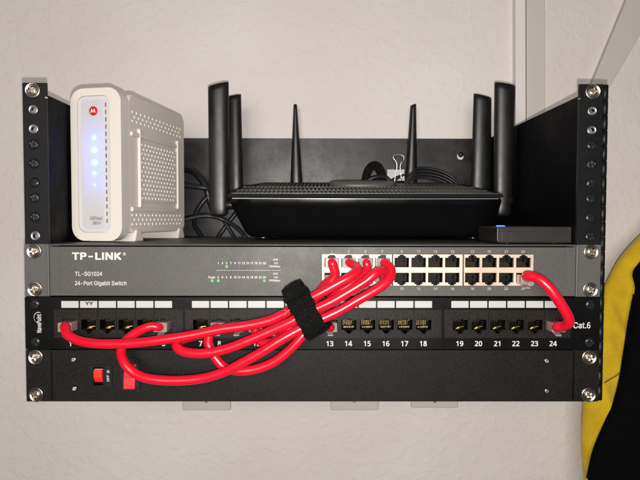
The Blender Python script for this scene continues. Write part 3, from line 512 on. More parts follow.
for k in range(12):
    port(sw, colx(k), z_up, True, YS+.0024, matn='jack'); port(sw, colx(k), z_lo, False, YS+.0024, matn='jack')
    X = 331.6+[0, 70.1, 140.7][k//4]+16.9*(k % 4)
    ptext('port_number', str(2*k+1), 'print_dim', sw, X, None, 250.3, 252.9, YS+.0006, bold=.02)
    ptext('port_number', str(2*k+2), 'print_dim', sw, X, None, 287.3, 289.9, YS+.0006, bold=.02)
ptext('lettering', 'TP-LINK', 'print', sw, 72, 121.5, 252.4, 259.8, YS+.0006, bold=.045)
ptext('registered_mark', '®', 'print', sw, 122.8, 126.0, 252.4, 255.6, YS+.0006, bold=.0)
ptext('lettering', 'TL-SG1024', 'print', sw, 75, 102.3, 271.7, 275.9, YS+.0006, bold=.015)
ptext('lettering', '24-Port Gigabit Switch', 'print', sw, 75, 126.6, 281.0, 286.4, YS+.0006, bold=.015)
# status lights
def led(parent, px, py, r, m, y=YS+.0006):
    c = P(px, py, y); mb = MB(); mb.lathe((c.x, y+.0002, c.z), [(r, 0), (r*.95, -.0005), (r*.5, -.0008), (r*.1, -.0009)], 10)
    return obj('indicator_light', mb, m, parent)
lit = {(2, 1): 'green_led', (0, 3): 'green_led', (11, 3): 'green_led', (0, 0): 'green_dim', (1, 0): 'green_dim', (2, 0): 'green_dim', (5, 1): 'green_dim'}
for c_ in range(12):
    for r_, yy in enumerate((259.4, 266.5, 273.6, 280.7)):
        m_ = lit.get((c_, r_), 'led_off')
        led(sw, 218.2+4.2*c_, yy, .00105 if m_ == 'green_led' else .00055, m_)
    ptext('light_number', str(2*c_+1), 'print', sw, 218.2+4.2*c_, None, 262.1, 264.2, YS+.0006, bold=.03)
    ptext('light_number', str(2*c_+2), 'print', sw, 218.2+4.2*c_, None, 276.2, 278.3, YS+.0006, bold=.03)
led(sw, 212.1, 280.7, .00115, 'green_led')
ptext('light_label', 'Power', 'print', sw, 208.4, 215.3, 276.0, 278.6, YS+.0006, bold=.02)
for dy in (0, 14.1):
    ptext('light_label', 'Link', 'print', sw, 273.2, 278.0, 258.3+dy, 260.5+dy, YS+.0006, bold=.02)
    ptext('light_label', 'Act', 'print', sw, 274.0, 278.0, 262.1+dy, 264.2+dy, YS+.0006, bold=.02)
    ptext('light_label', '1000Mbps', 'print', sw, 269.0, 280.2, 265.4+dy, 267.8+dy, YS+.0006, bold=.02)
    led(sw, 270.9, 259.4+dy, .0005, 'green_dim'); led(sw, 270.9, 263.2+dy, .0004, 'led_off')
mb = MB()
for k in range(26):
    c = P(217.3+2.5*k, 270.4, YS); mb.box(c.x-.00065, c.x+.00065, YS+.0004, YS+.0006, c.z-.00018, c.z+.00018)
obj('dashed_line', mb, 'print', sw)

# ------------------------------------------------------------------ patch panel
ZP0, ZP1 = .04445+.0004, .0889-.0004
pp = thing('patch_bay', 'black patch panel with white label strips and twenty four numbered jacks', 'patch panel', (0, .02, ZP0))
YP = -.0012
mb_h = [circ(s*XH, row_z(4, i), .0034, 16) for s in (-1, 1) for i in (0, 2)]
mods = [(54.2, 183.4), (185.6, 313.0), (315.0, 441.2), (444.2, 570.2)]
z_m0, z_m1 = P(300, 337.6, YP).z, P(300, 309.6, YP).z
mh = []
for a, b in mods:
    x0, x1 = P(a+2, 323, YP).x, P(b-2, 323, YP).x
    mh.append([(x0, z_m0+.001), (x1, z_m0+.001), (x1, z_m1-.001), (x0, z_m1-.001)])
plate('faceplate', [(-.2410, ZP0), (.2410, ZP0), (.2410, ZP1), (-.2410, ZP1)], mb_h+mh, YP, YP+.0018, 'patch_steel', pp)
mb = MB(); mb.box(-.2190, .2190, .0165, .06, ZP0+.003, ZP1-.003); obj('circuit_housing', mb, 'dark', pp)
mb = MB(); mb.box(-.2190, .2190, YP+.0018, YP+.010, ZP0, ZP0+.0012); mb.box(-.2190, .2190, YP+.0018, YP+.010, ZP1-.0012, ZP1); obj('panel_fold', mb, 'patch_steel', pp)
for s in (-1, 1):
    for i in (0, 2): black_screw(s*XH, row_z(4, i), YP, pp)
lab0 = [61.5, 192.0, 321.3, 451.2]; PIT = 18.68
z_j = P(300, 324.8, YP).z
JW, JH = .0063, .0056
JX = {}
for mi, (a, b) in enumerate(mods):
    x0, x1 = P(a, 323, YP).x, P(b, 323, YP).x
    hs = []
    for j in range(6):
        x = P(lab0[mi]+8.8+PIT*j, 325, YP).x; n_ = mi*6+j+1; JX[n_] = x
        hs.append([(x-JW, z_j-JH*.75), (x-JW*.55, z_j-JH*.75), (x-JW*.55, z_j-JH), (x-JW*.28, z_j-JH), (x-JW*.28, z_j-JH*1.28), (x+JW*.28, z_j-JH*1.28), (x+JW*.28, z_j-JH), (x+JW*.55, z_j-JH),
                   (x+JW*.55, z_j-JH*.75), (x+JW, z_j-JH*.75), (x+JW, z_j+JH*.8), (x+JW*.35, z_j+JH*.8), (x+JW*.35, z_j+JH), (x-JW*.35, z_j+JH), (x-JW*.35, z_j+JH*.8), (x-JW, z_j+JH*.8)])
    f = plate('jack_module', [(x0, z_m0), (x1, z_m0), (x1, z_m1), (x0, z_m1)], hs, YP-.0010, YP+.0006, 'patch', pp)
    g = MB()
    for j in range(1, 6):
        xs = (JX[mi*6+j]+JX[mi*6+j+1])/2; g.box(xs-.0002, xs+.0002, YP-.0013, YP-.00101, z_m0+.004, z_m1-.0005)
    obj('divider', g, 'patch_steel', f)
    for j in range(6):
        n_ = mi*6+j+1; x = JX[n_]
        p = port(pp, x, z_j, False, YP+.0007, d=.013, hw=JW, hh=JH*.95, matn='dark', gold='idc', nc=8)
        # the latch-side spring contacts that glint near the bottom
        g = MB()
        if mi == 2:
            for k in range(6):
                cx = x-.0038+.0015*k; g.box(cx-.0005, cx+.0005, YP+.003+.0002*k, YP+.0042, z_j-.0030, z_j-.0018+.0003*random.random())
            for k in range(7):
                cx = x-.0044+.00145*k; g.box(cx-.00035, cx+.0002, YP+.005+.0004*random.random(), YP+.0060, z_j-.0006-.0004*random.random(), z_j+.0028+.0008*random.random())
        else:
            g.tube(smooth_path([(x-.0030, YP+.004, z_j-.0036), (x-.0012, YP+.0025, z_j-.0026), (x+.0014, YP+.0028, z_j-.0020), (x+.0042, YP+.003, z_j-.0018)], 4), .00055, 6)
            g.tube(smooth_path([(x-.0034, YP+.004, z_j-.0042), (x-.0014, YP+.0030, z_j-.0036), (x+.0018, YP+.0034, z_j-.0030)], 4), .0004, 6)
        obj('spring_contact', g, 'spring' if mi == 2 else 'gold', p)
        a_, b_, c_, d_ = pbox(lab0[mi]+PIT*j, lab0[mi]+PIT*j+17.3, 300.9, 307.8, YP)
        m_ = MB(); m_.box(a_, b_, YP-.0006, YP-.0001, c_, d_)
        L = obj('label_strip', m_, 'label', pp, .0002, 1)
        if n_ == 2: ptext('handwriting', 'YY', 'ink', L, 85.2, 93.2, 301.8, 305.2, YP-.0007, bold=.035)
        X = lab0[mi]+PIT*j+8.6
        ptext('jack_number', str(n_), 'print', pp, X, None, 341.0, 346.2, YP-.00005, bold=.02)
ptext('lettering', 'Cat.6', 'print', pp, 573.4, 590.4, 322.2, 328.4, YP-.00005, bold=.015)
ptext('lettering', 'NavePoint', 'print', pp, 36.6, 41.4, 314.2, 332.6, YP-.00005, bold=.02, rot=PI/2)
# swoosh of the maker's mark
mb = MB(); pts = []
for k in range(15):
    a = math.radians(60+200*k/14); c = P(38.3+4.4*math.cos(a), 317.4-5.2*math.sin(a), YP-.0001); pts.append(c)
mb.tube(pts, lambda t: .0001+.0005*math.sin(PI*min(1, t+.05)), 8, flat=.3); obj('maker_mark', mb, 'print', pp)

# ------------------------------------------------------------------ bottom power panel
ZB0, ZB1 = .0003, .04445-.0005
pd = thing('power_panel', 'black textured one unit power strip with two red rocker switches at its left', 'power strip', (0, .03, ZB0))
YD = -.0010
sa = pbox(88.8, 112.4, 365.0, 386.6, YD); sb = pbox(121.4, 140.2, 357.8, 392.0, YD)
hs = [circ(s*XH, row_z(5, i), .0034, 16) for s in (-1, 1) for i in (0, 2)]
hs += [[(q[0]+.001, q[2]+.001), (q[1]-.001, q[2]+.001), (q[1]-.001, q[3]-.001), (q[0]+.001, q[3]-.001)] for q in (sa, sb)]
plate('faceplate', [(-.2410, ZB0), (.2410, ZB0), (.2410, ZB1), (-.2410, ZB1)], hs, YD, YD+.0019, 'panel_black', pd)
mb = MB(); mb.box(-.2185, .2185, YD+.0080, .10, ZB0+.001, ZB1-.001); obj('case', mb, 'dark', pd)
mb = MB()
for s in (-1, 1): mb.box(s*.2190, s*.2203, YD-.0003, YD-.00005, ZB0+.001, ZB1-.001)
obj('case_edge', mb, 'patch_steel', pd)
for s in (-1, 1):
    for i in (0, 2): silver_screw(s*XH, row_z(5, i), YD, pd)
for px, py in ((73.6, 359.6), (74.6, 388.6), (546.6, 360.8), (546.8, 391)):
    c = P(px, py, YD); put(ME_TINY, 'panel_screw', (c.x, YD, c.z), pd, random.random()*3)
plate('switch_surround', rrect(*sa, .0008, 3), [[(sa[0]+.0045, sa[2]+.0015), (sa[0]+.0125, sa[2]+.0015), (sa[0]+.0125, sa[3]-.0015), (sa[0]+.0045, sa[3]-.0015)]], YD-.0012, YD+.0002, 'bezel', pd)
ra = pbox(94.6, 103.4, 369.0, 382.2, YD)
def rocker(x0, x1, z0, z1, y, m, tilt):
    mb = MB(); zc = (z0+z1)/2
    prof = [(y+.004, z0), (y-.0010-tilt, z0), (y-.0022, zc-.0008), (y-.0022, zc+.0008), (y-.0010+tilt, z1), (y+.004, z1)]
    mb.prism(prof, 'x', x0, x1); return obj('rocker_switch', mb, m, pd, .0011, 3)
rk = rocker(*ra, YD-.0012, 'rocker', -.0014)
mb = MB(); mb.box(ra[0]+.0006, ra[1]-.0004, YD-.0012, YD-.0006, ra[3]-.0012, ra[3]+.0002); obj('cap_edge', mb, 'white', rk)
ptext('switch_marks', 'ON', 'print', pd, 106.8, 109.4, 370.2, 373.0, YD-.0013, bold=.02)
ptext('switch_marks', 'OFF', 'print', pd, 106.8, 109.3, 375.0, 381.6, YD-.0013, bold=.02, rot=PI/2)
rb = pbox(124.4, 136.4, 364.2, 388.0, YD)
plate('switch_surround', rrect(*sb, .0015, 3), [[(rb[0]-.0004, rb[2]-.0004), (rb[1]+.0004, rb[2]-.0004), (rb[1]+.0004, rb[3]+.0004), (rb[0]-.0004, rb[3]+.0004)]], YD-.0014, YD+.0002, 'bezel', pd)
rocker(*rb, YD-.0014, 'rocker_lit', .0024)

# ------------------------------------------------------------------ modem
ZT = ZS1+.0001
base = P(97, 241.2, .036)
mo = thing('cable_modem', 'upright cream white modem with glowing blue lights and a red round badge', 'modem', (base.x, .036, ZT), rotz=-math.radians(11.0))
def mobj(n, mb, m, parent=mo, bevel=0, segs=2): return obj(n, mb, m, parent, bevel, segs, local=True)
W2, D2, H2 = .0247, .134, .1375
mm = .000905
def fx(px): return (px-97)*.000917
def fz(py): return (241.2-py)*.000898
mb = MB(); mb.prism(rrect(.0135, D2, .0075, H2-.0016, .010, 6), 'x', -W2+.0016, W2-.0006); mobj('case', mb, 'modem_side', bevel=.0022, segs=3)
plate('front_bezel', rrect(-W2, W2, .0012, H2, .0125, 8), [rrect(fx(77), fx(112.5), fz(231.5), fz(95.5), .0075, 8)], .0, .0135, 'modem', mo, local=True, bevel=.0017)
mb = MB(); mb.prism(rrect(fx(77.2), fx(112.3), fz(231.3), fz(95.7), .0074, 8), 'y', .0062, .0110); mobj('backing', mb, 'bezel')
plate('front_panel', rrect(fx(77.2), fx(112.3), fz(231.3), fz(95.7), .0074, 8), [rrect(fx(82.2), fx(104.6), fz(226.9), fz(100.1), .0036, 6)], .0016, .0060, 'modem_face', mo, local=True, bevel=.0003)
mb = MB(); mb.prism(rrect(fx(81.5), fx(105.2), fz(227.5), fz(99.5), .0042, 6), 'y', .0008, .0015); mobj('light_window', mb, 'window', bevel=.0003)
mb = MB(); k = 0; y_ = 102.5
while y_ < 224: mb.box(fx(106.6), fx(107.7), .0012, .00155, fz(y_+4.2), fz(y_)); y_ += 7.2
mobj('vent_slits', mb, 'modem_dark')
bd = MB(); bd.lathe((fx(94.6), .0006, fz(110.6)), [(.0041, 0), (.0041, -.0004), (.0037, -.0006)], 32); bdo = mobj('badge', bd, 'red_logo')
mb = MB()    # batwing style letter on the badge
cx_, cz_ = fx(94.6), fz(110.6)
for s in (-1, 1):
    mb.prism([(cx_+s*.0002, cz_-.0004), (cx_+s*.0013, cz_+.0022), (cx_+s*.0026, cz_-.0018), (cx_+s*.0017, cz_-.0016), (cx_+s*.0012, cz_+.0002), (cx_+s*.0006, cz_-.0016)][::s], 'y', -.00025, -.0001)
mobj('badge_letter', mb, 'white', bdo)
for py, r, m_ in ((137, .0012, 'blue_led'), (149, .0016, 'blue_led_hot'), (161.5, .0016, 'blue_led_hot'), (172.5, .0011, 'blue_led'), (184, .0006, 'blue_led')):
    mb = MB(); mb.lathe((fx(94.6), .0044, fz(py)), [(r, 0), (r, -.0006), (r*.7, -.0011), (r*.1, -.0012)], 16); mobj('status_light', mb, m_)
    mb = MB(); r2 = r*1.9; mb.lathe((fx(94.6), .0008, fz(py)), [(r2, 0), (r2*.9, -.0004), (r2*.5, -.0006), (r2*.1, -.0007)], 16); mobj('light_lens', mb, 'blue_core')
text('lettering', 'SURFboard', 'ink', mo, fx(89.4), fx(102.6), fz(219.0), fz(215.4), .0005, local=True)
text('lettering', 'SB6141', 'ink', mo, fx(92.4), fx(101.0), fz(223.6), fz(220.4), .0005, local=True)
# moulded side: work in (depth, height)
sx = W2-.0006
Rz = Matrix.Rotation(-math.radians(11.0), 3, 'Z')
def side_pt(px, py):
    o_ = Vector(mo.location); d = Rz.inverted() @ ray(px, py); c = Rz.inverted() @ (CAM-o_)
    t = (sx-c.x)/d.x; q = c+d*t; return q.y, q.z
dots = MB()
def dot(y, z, r=.0013): dots.lathe((sx-.0001, y, z), [(r, 0), (r*.9, .0004), (r*.5, .0007), (r*.08, .0008)], 8, 'x')
def dotrows(y0, y1, z0, z1, skip=None):
    z = z0; i = 0
    while z <= z1+1e-5:
        y = y0+(.0039 if i % 2 else 0)
        while y <= y1+1e-5:
            if not (skip and skip(y, z)): dot(y, z)
            y += .0078
        z += .0042; i += 1
dotrows(.021, .126, .1110, .1200)
dotrows(.019, .127, .0160, .0250)
pa = side_pt(139, 137); pb_ = side_pt(175.5, 142); pc = side_pt(139, 201)
ya, yb_ = pa[0], pb_[0]; za, zb_ = pc[1]-.001, .0935
mb = MB(); mb.box(ya, yb_, 0, 0, 0, 0) if False else None
sp_ = MB(); sp_.prism([(ya, za), (yb_, za), (yb_, zb_), (ya, zb_)], 'x', sx-.001, sx+.0010); mobj('side_panel', sp_, 'modem_side', bevel=.0006)
z = za+.004; i = 0
while z < zb_-.002:
    y = ya+.0035+(.0033 if i % 2 else 0)
    while y < yb_-.0025:
        dots.lathe((sx+.0009, y, z), [(.0013, 0), (.00115, .0005), (.0006, .0008), (.0001, .0009)], 8, 'x'); y += .0066
    z += .0042; i += 1
mobj('moulded_dots', dots, 'modem_dot')
for y in (ya-.0026, yb_+.0004):
    mb = MB(); mb.box(sx-.001, sx+.0026, y, y+.0024, za-.005, zb_+.012); mobj('side_rib', mb, 'modem', bevel=.0008)
for z in (zb_+.0035, za-.009):
    mb = MB(); mb.box(sx-.001, sx+.0020, ya-.016, yb_-.001, z, z+.0042); mobj('side_ledge', mb, 'modem_side', bevel=.0010)
for y in (.020, .112):
    mb = MB(); mb.prism([(y, 0), (y+.017, 0), (y+.013, .011), (y+.004, .011)], 'x', -W2+.004, W2+.0012); mobj('foot', mb, 'modem', bevel=.0012)

# ------------------------------------------------------------------ router
RY0, RY1 = .070, .236
ro = thing('wifi_router', 'glossy black router with slotted sloping top and six upright antennas', 'router', (P(365, 238, RY0).x, RY0, ZT))
zf = P(365, 194.0, RY0).z; zr = P(360, 182.6, RY1).z
def ztop(y): return zf+(zr-zf)*(y-RY0)/(RY1-RY0)
xl, xr = P(228.0, 194, RY0).x, P(502.6, 194, RY0).x
xbl, xbr = P(264, 182, RY1).x, P(452, 182, RY1).x
xc = (xl+xr)/2
# body: stacked outlines, narrow at the bottom
def outline(f, y, inset):    # f 0 bottom..1 top ; list of (x,y,z)
    pass
def plan(xa, xb_, xra, xrb, y0, y1, bow=.004):
    pts = []
    for k in range(13):
        t = k/12; pts.append((xa+(xb_-xa)*t, y0-bow*math.sin(PI*t)))
    pts += [(xb_+.0005, y0+.010), (xb_-.001, y0+.09)]
    for k in range(7): t = k/6; pts.append((xrb+(xra-xrb)*t, y1))
    pts += [(xa+.001, y0+.09), (xa-.0005, y0+.010)]
    return pts
zbot = ZT+.0035
bl, br = P(248, 237, RY0+.016).x, P(491, 237, RY0+.016).x
rings = []
for f in (0, .04, .12, .35, .6, .8, .93, .985, 1.0):
    e = f**1.0; lip = -.0 if f < .98 else .0012
    if f == 0: e = .02; 
    ins = .004 if f == 0 else (.0012 if f == .04 else 0)
    xa = bl+(xl-bl)*e**.9+ins+lip; xb_ = br+(xr-br)*e**.9-ins-lip
    y0 = RY0+.016*(1-e)+ins+lip; 
    pl = plan(xa, xb_, bl+(xbl-bl)*e+ins, br+(xbr-br)*e-ins, y0, RY1-.012*(1-e)-ins-lip)
    rings.append([(x, y, zbot+(ztop(y)-.0040-zbot)*f) for x, y in pl])
mb = MB(); mb.loft(rings, True); body = obj('body', mb, 'router', ro)
# top cover slab
pl = plan(xl-.0004, xr+.0004, xbl, xbr, RY0-.0006, RY1)
mb = MB(); mb.loft([[(x, y, ztop(y)-.0034) for x, y in pl], [(x, y, ztop(y)) for x, y in pl]], False); top = obj('top_cover', mb, 'router_matt', ro, .0004, 2)
pf = [p for p in plan(xl+.004, xr-.004, xbl, xbr, RY0-.0007, RY1)[:13]]
mb = MB(); mb.loft([[(x, y+dy_, ztop(y)+dz_) for dy_, dz_ in ((0, -.0046), (.002, -.0046), (.002, -.0039), (0, -.0039))] for x, y in pf], False); obj('highlight_strip', mb, 'edge_highlight', ro)  # thin strip added to draw the highlight along the body's top edge
# vent grille: three rows of ribs following the slope
mb = MB()
rows = [(RY0+.008, RY0+.040), (RY0+.043, RY0+.085), (RY0+.088, RY0+.150)]
for ri, (ya_, yb2) in enumerate(rows):
    x = xl+.006+(.002 if ri % 2 else 0)
    while x < xr-.006:
        def lim(y):
            t = (y-RY0)/(RY1-RY0)
            return (xl+(xbl-xl)*max(0, (t-.54)/.46)+.004, xr+(xbr-xr)*max(0, (t-.54)/.46)-.004)
        l0 = lim(yb2)
        if l0[0] < x < l0[1]:
            wv = .0013; skew = (x-xc)*.0
            z0, z1 = ztop(ya_), ztop(yb2)
            mb.add([(x-wv, ya_, z0+.0001), (x+wv, ya_, z0+.0001), (x+wv+skew, yb2, z1+.0001), (x-wv+skew, yb2, z1+.0001),
                    (x-wv*.8, ya_, z0+.0005), (x+wv*.8, ya_, z0+.0005), (x+wv*.8, yb2, z1+.0005), (x-wv*.8, yb2, z1+.0005)],
                   [(0, 3, 2, 1), (4, 5, 6, 7), (0, 1, 5, 4), (1, 2, 6, 5), (2, 3, 7, 6), (3, 0, 4, 7)])
        x += .0043
for y in (RY0+.002, RY0+.0405, RY0+.0855):
    hh_ = .0018 if y > RY0+.01 else .0050; mb.add([(xl+.003, y, ztop(y)+.0001), (xr-.003, y, ztop(y)+.0001), (xr-.003, y+hh_, ztop(y+hh_)+.0001), (xl+.003, y+hh_, ztop(y+hh_)+.0001),
        (xl+.003, y, ztop(y)+.0005), (xr-.003, y, ztop(y)+.0005), (xr-.003, y+hh_, ztop(y+hh_)+.0005), (xl+.003, y+hh_, ztop(y+hh_)+.0005)],
        [(0, 3, 2, 1), (4, 5, 6, 7), (0, 1, 5, 4), (1, 2, 6, 5), (2, 3, 7, 6), (3, 0, 4, 7)])
obj('vent_ribs', mb, 'router_top', top)
# raised emblem bar at the back of the top
ec = P(363, 184.6, RY0+.11); ey = RY0+.115
mb = MB(); rings = []
for s_, h_ in ((1, -.001), (1, .0032), (.96, .0044), (.9, .0050)):
    rings.append([(ec.x+.0385*s_*math.copysign(abs(math.cos(a))**.6, math.cos(a)), ey+.026*s_*math.sin(a), ztop(ey+.026*s_*math.sin(a))+h_) for a in [2*PI*k/36 for k in range(36)]])
mb.loft(rings, True); eb = obj('emblem_bar', mb, 'router_top', ro)
sl = math.atan((zr-zf)/(RY1-RY0))
mt = Matrix.Translation((0, ey-.020, ztop(ey-.020)+.0054)) @ Matrix.Rotation(-(PI/2-sl), 4, 'X')
text('emblem_lettering', 'LINKSYS', 'print', eb, ec.x-.016, ec.x+.016, 0, .0075, 0, bold=.03, mtx=mt)
for x, y in ((bl+.014, RY0+.03), (br-.014, RY0+.03), (bl+.014, RY1-.03), (br-.014, RY1-.03)):
    mb = MB(); mb.lathe((x, y, ZT), [(.0070, 0), (.0085, .0006), (.0085, .004), (.006, .0055)], 20, 'z'); obj('foot', mb, 'router', ro)

def antenna(pxb, pxt, pyt_l, pyt_r, pyb, Y, thick=.009, yaw=0, bx=None, dip=.004):
    """pxb / pxt: left,right edge at bottom and top"""
    b0, b1 = P(pxb[0], pyb, Y), P(pxb[1], pyb, Y); t0, t1 = P(pxt[0], pyt_l, Y), P(pxt[1], pyt_r, Y)
    rings = []; N = 28; K = 22
    for i in range(K):
        f = i/(K-1)
        l = b0.lerp(t0, f); r = b1.lerp(t1, f); c = (l+r)/2; hw = (r.x-l.x)/2
        e = 1.0
        if f < .06: e = .90+.10*math.sqrt(max(0, 1-(1-f/.06)**2))
        th = thick/2*(e if f < .97 else .92)
        ring = []
        for k in range(N):
            a = 2*PI*k/N; cx = math.copysign(abs(math.cos(a))**.9, math.cos(a)); sy = math.copysign(abs(math.sin(a))**1.15, math.sin(a))
            z = l.z+(r.z-l.z)*(cx+1)/2
            ring.append((c.x+hw*e*cx, Y+th*sy, z))
        rings.append(ring)
    if dip:
        l = rings[0]; cx = sum(p[0] for p in l)/N
        cap = [[(cx+(p[0]-cx)*s, Y+(p[1]-Y)*s, p[2]-d) for p in l] for s, d in ((.55, .0030), (.8, .0022), (.93, .0011))]
        rings = cap+rings
    l = rings[-1]; cx = sum(p[0] for p in l)/N
    rings.append([(cx+(p[0]-cx)*.93, Y+(p[1]-Y)*.85, p[2]+.0006) for p in l])
    mb = MB(); mb.loft(rings, True)
    return obj('antenna', mb, 'antenna', ro)
A1 = antenna((209.4, 229.0), (208.0, 228.8), 87.2, 82.6, 213.5, .150, .011)
A2 = antenna((226.5, 243.6), (226.5, 241.2), 97.6, 95.0, 205, .205, .010)
A3 = antenna((290.0, 303.0), (293.4, 297.2), 105.2, 105.2, 190, .2415, .009)
A4 = antenna((404.6, 417.4), (410.2, 416.2), 106.4, 104.4, 190, .2415, .009)
A5 = antenna((470.6, 491.0), (473.6, 491.6), 94.4, 98.6, 205, .205, .010)
A6 = antenna((493.6, 511.5), (494.4, 515.6), 83.0, 86.4, 213.5, .150, .011)
# hinge knuckles that join antennas to the body
for px, py, Y, dx in ((226, 205, .150, .010), (505, 200, .150, -.016), (240, 200, .205, .012), (479, 200, .205, -.012)):
    c = P(px, py, Y); mb = MB(); mb.lathe((min(c.x, c.x+dx), Y, c.z), [(.0048, 0), (.0052, .001), (.0052, abs(dx)+.006), (.004, abs(dx)+.008)], 16, 'x'); obj('antenna_hinge', mb, 'antenna', ro)
for px in (296.5, 411):
    c = P(px, 192, .2385); mb = MB(); mb.box(c.x-.006, c.x+.006, RY1-.006, .246, c.z-.012, c.z+.002); obj('antenna_hinge', mb, 'antenna', ro, .001)
c0 = P(213.2, 127, .1437); c1 = P(213.2, 97, .1437)
text('antenna_lettering', 'LINKSYS', 'antenna_print', A1, c0.x-.0020, c0.x+.0026, c0.z, c1.z, .1462, bold=.04, rot=-PI/2, mtx=None)

# ------------------------------------------------------------------ small drive
dx0, dx1 = P(497, 233, .012).x, P(573.0, 233, .012).x
dr = thing('external_drive', 'flat dark grey external drive with a small blue light, on top of the switch', 'external drive', ((dx0+dx1)/2, .012, ZT))
zt_ = P(530, 226.6, .012).z
mb = MB(); mb.prism(rrect(dx0, dx1, ZT+.0008, zt_, .0022, 4), 'y', .012, .067); obj('case', mb, 'drive', dr, .0008)
mb = MB(); mb.prism(rrect(dx0+.004, dx1-.003, ZT+.0022, P(530, 231.4, .012).z, .0006, 2), 'y', .0114, .0119); obj('front_inset', mb, 'drive', dr, .0003)
c = P(500.5, 224.9, .020); mb = MB(); mb.prism(rrect(c.x-.0034, c.x+.0036, zt_-.0004, zt_+.0008, .0007, 3), 'y', .019, .0215); obj('indicator_light', mb, 'blue_small', dr)
mb = MB()
for x in (dx0+.012, dx1-.012):
    for y in (.022, .057): mb.lathe((x, y, ZT), [(.004, 0), (.004, .001)], 12, 'z')
obj('foot', mb, 'bezel', dr)

# ------------------------------------------------------------------ red patch cables
RC = .0039
YSF = YS-.0002
def plug(parent, x, z, up, y0, ang=0):
    """clear plug pushed into a port; y0 = face of the port; up = latch on top"""
    s = 1 if up else -1
    mb = MB(); mb.box(x-.0057, x+.0057, y0-.0100, y0+.0065, z-.0042, z+.0036)
    p = obj('plug', mb, 'clear', parent, .0007, 2)
    mb = MB()
    mb.add([(x-.0029, y0+.003, z+s*.0031), (x+.0029, y0+.003, z+s*.0031), (x+.0022, y0-.0100, z+s*.0062), (x-.0022, y0-.0100, z+s*.0062),
            (x-.0029, y0+.003, z+s*.0040), (x+.0029, y0+.003, z+s*.0040), (x+.0022, y0-.0100, z+s*.0072), (x-.0022, y0-.0100, z+s*.0072)],
           [(0, 3, 2, 1), (4, 5, 6, 7), (0, 1, 5, 4), (1, 2, 6, 5), (2, 3, 7, 6), (3, 0, 4, 7)])
    obj('latch', mb, 'clear', p)
    mb = MB()
    for k in range(8): mb.box(x-.0040+k*.00114-.00025, x-.0040+k*.00114+.00025, y0-.0005, y0+.006, z-s*.0030, z-s*.0036)
    obj('contact_pins', mb, 'gold', p)
    return p
def swp(n):   # switch port position
    return (colx((n-1)//2), z_up if n % 2 else z_lo, n % 2 == 1)
def cable(label, n_sw, n_pp, mid, rad=RC):
    xs, zs, up = swp(n_sw); xp = JX[n_pp]
    t = thing('patch_cable', label, 'network cable', (xp, YP, z_j), 'red patch cables between the switch and the patch panel')
    pts = [(xs, YSF+.001, zs), (xs, YSF-.010, zs)]
    for q in mid: pts.append(tuple(P(q[0], q[1], q[2])))
    pts += [(xp, YP-.011, z_j), (xp, YP+.001, z_j)]
    mb = MB(); mb.tube(smooth_path(pts, 12), lambda f: rad*(.76+.24*min(1, max(0, (min(f, 1-f)-.02)/.09))), 16)
    obj('cord', mb, 'red', t)
    plug(t, xs, zs, up, YSF); plug(t, xp, z_j, False, YP-.001)
    return t
cable('red patch cable running topmost in the bundle to jack 1 at the far left', 3, 1,
      [(355.5, 266.5, -.019), (357.5, 271, -.026), (350, 277, -.029), (338, 283.5, -.030), (318, 294.5, -.030), (298, 304.5, -.029), (284, 313.8, -.028), (268, 321.0, -.027), (246, 325.8, -.026), (222, 329.2, -.026), (190, 335.5, -.026),
       (160, 340.2, -.026), (130, 343.4, -.025), (100, 343.8, -.024), (80, 341.0, -.022), (67.5, 334.5, -.019), (65.5, 326.8, -.014)])
cable('red patch cable looping back sharply at the left of the bundle to jack 9', 8, 9,
      [(383, 276, -.018), (384, 271, -.027), (376, 273.0, -.0335), (366, 281, -.0345), (350, 291, -.0345), (330, 302.5, -.0345), (305, 314, -.034), (290, 322.3, -.034), (273, 330.0, -.033), (250, 340.0, -.032), (228, 348.4, -.031), (205, 353.3, -.030),
       (185, 352.0, -.028), (176.8, 346.5, -.025), (180, 340.3, -.019), (195, 335.8, -.015), (214, 331.0, -.0145), (231, 326.8, -.0145)])
cable('red patch cable swinging from port 7 past the lit red switch to jack 6', 7, 6,
      [(385.6, 263.4, -.017), (391.0, 271, -.023), (388.5, 280, -.028), (378, 288.5, -.030), (358, 300.0, -.031), (338, 311.5, -.031), (312, 323.5, -.032), (297, 330.8, -.033), (280, 340.5, -.034), (262, 351.8, -.034), (244, 361.8, -.033), (225, 371.5, -.031),
       (202, 378.3, -.029), (175, 380.6, -.028), (150, 378.8, -.027), (135, 373.3, -.025), (124.5, 363.0, -.023), (121.2, 351.5, -.017), (125, 341.5, -.0145), (136, 332.8, -.0145), (150, 326.6, -.015)])
cable('red patch cable hanging in the lowest right loop of the bundle to jack 8', 5, 8,
      [(367.0, 268.0, -.014), (363, 276, -.018), (350, 284.5, -.0215), (334, 297, -.022), (318, 312, -.022), (309, 326, -.022), (302, 336.5, -.024), (289, 350.5, -.024), (273, 362.5, -.023), (255, 369.3, -.022), (238, 371.0, -.021), (225, 367.5, -.019), (215.5, 358, -.018), (209.5, 347, -.017), (208.5, 338.5, -.015), (212.5, 330.0, -.0125)])
cable('red patch cable leaving port 1 behind the bundle and ending in jack 10', 1, 10,
      [(333.5, 267, -.014), (335, 275, -.016), (329, 284.5, -.018), (317, 297, -.0195), (303, 311, -.020), (291, 327.0, -.021), (279, 339.0, -.021), (266, 343.5, -.019), (257.5, 338.0, -.016), (255.5, 330, -.0135)])
cable('red patch cable hidden lowest behind the bundle, from port 6 to jack 11', 6, 11,
      [(366, 282, -.0150), (352, 289.5, -.0150), (336, 300, -.0165), (320, 310, -.0150), (305, 320.5, -.0140), (296, 328, -.0150), (286, 332.5, -.0155), (278.5, 329.5, -.0145)])
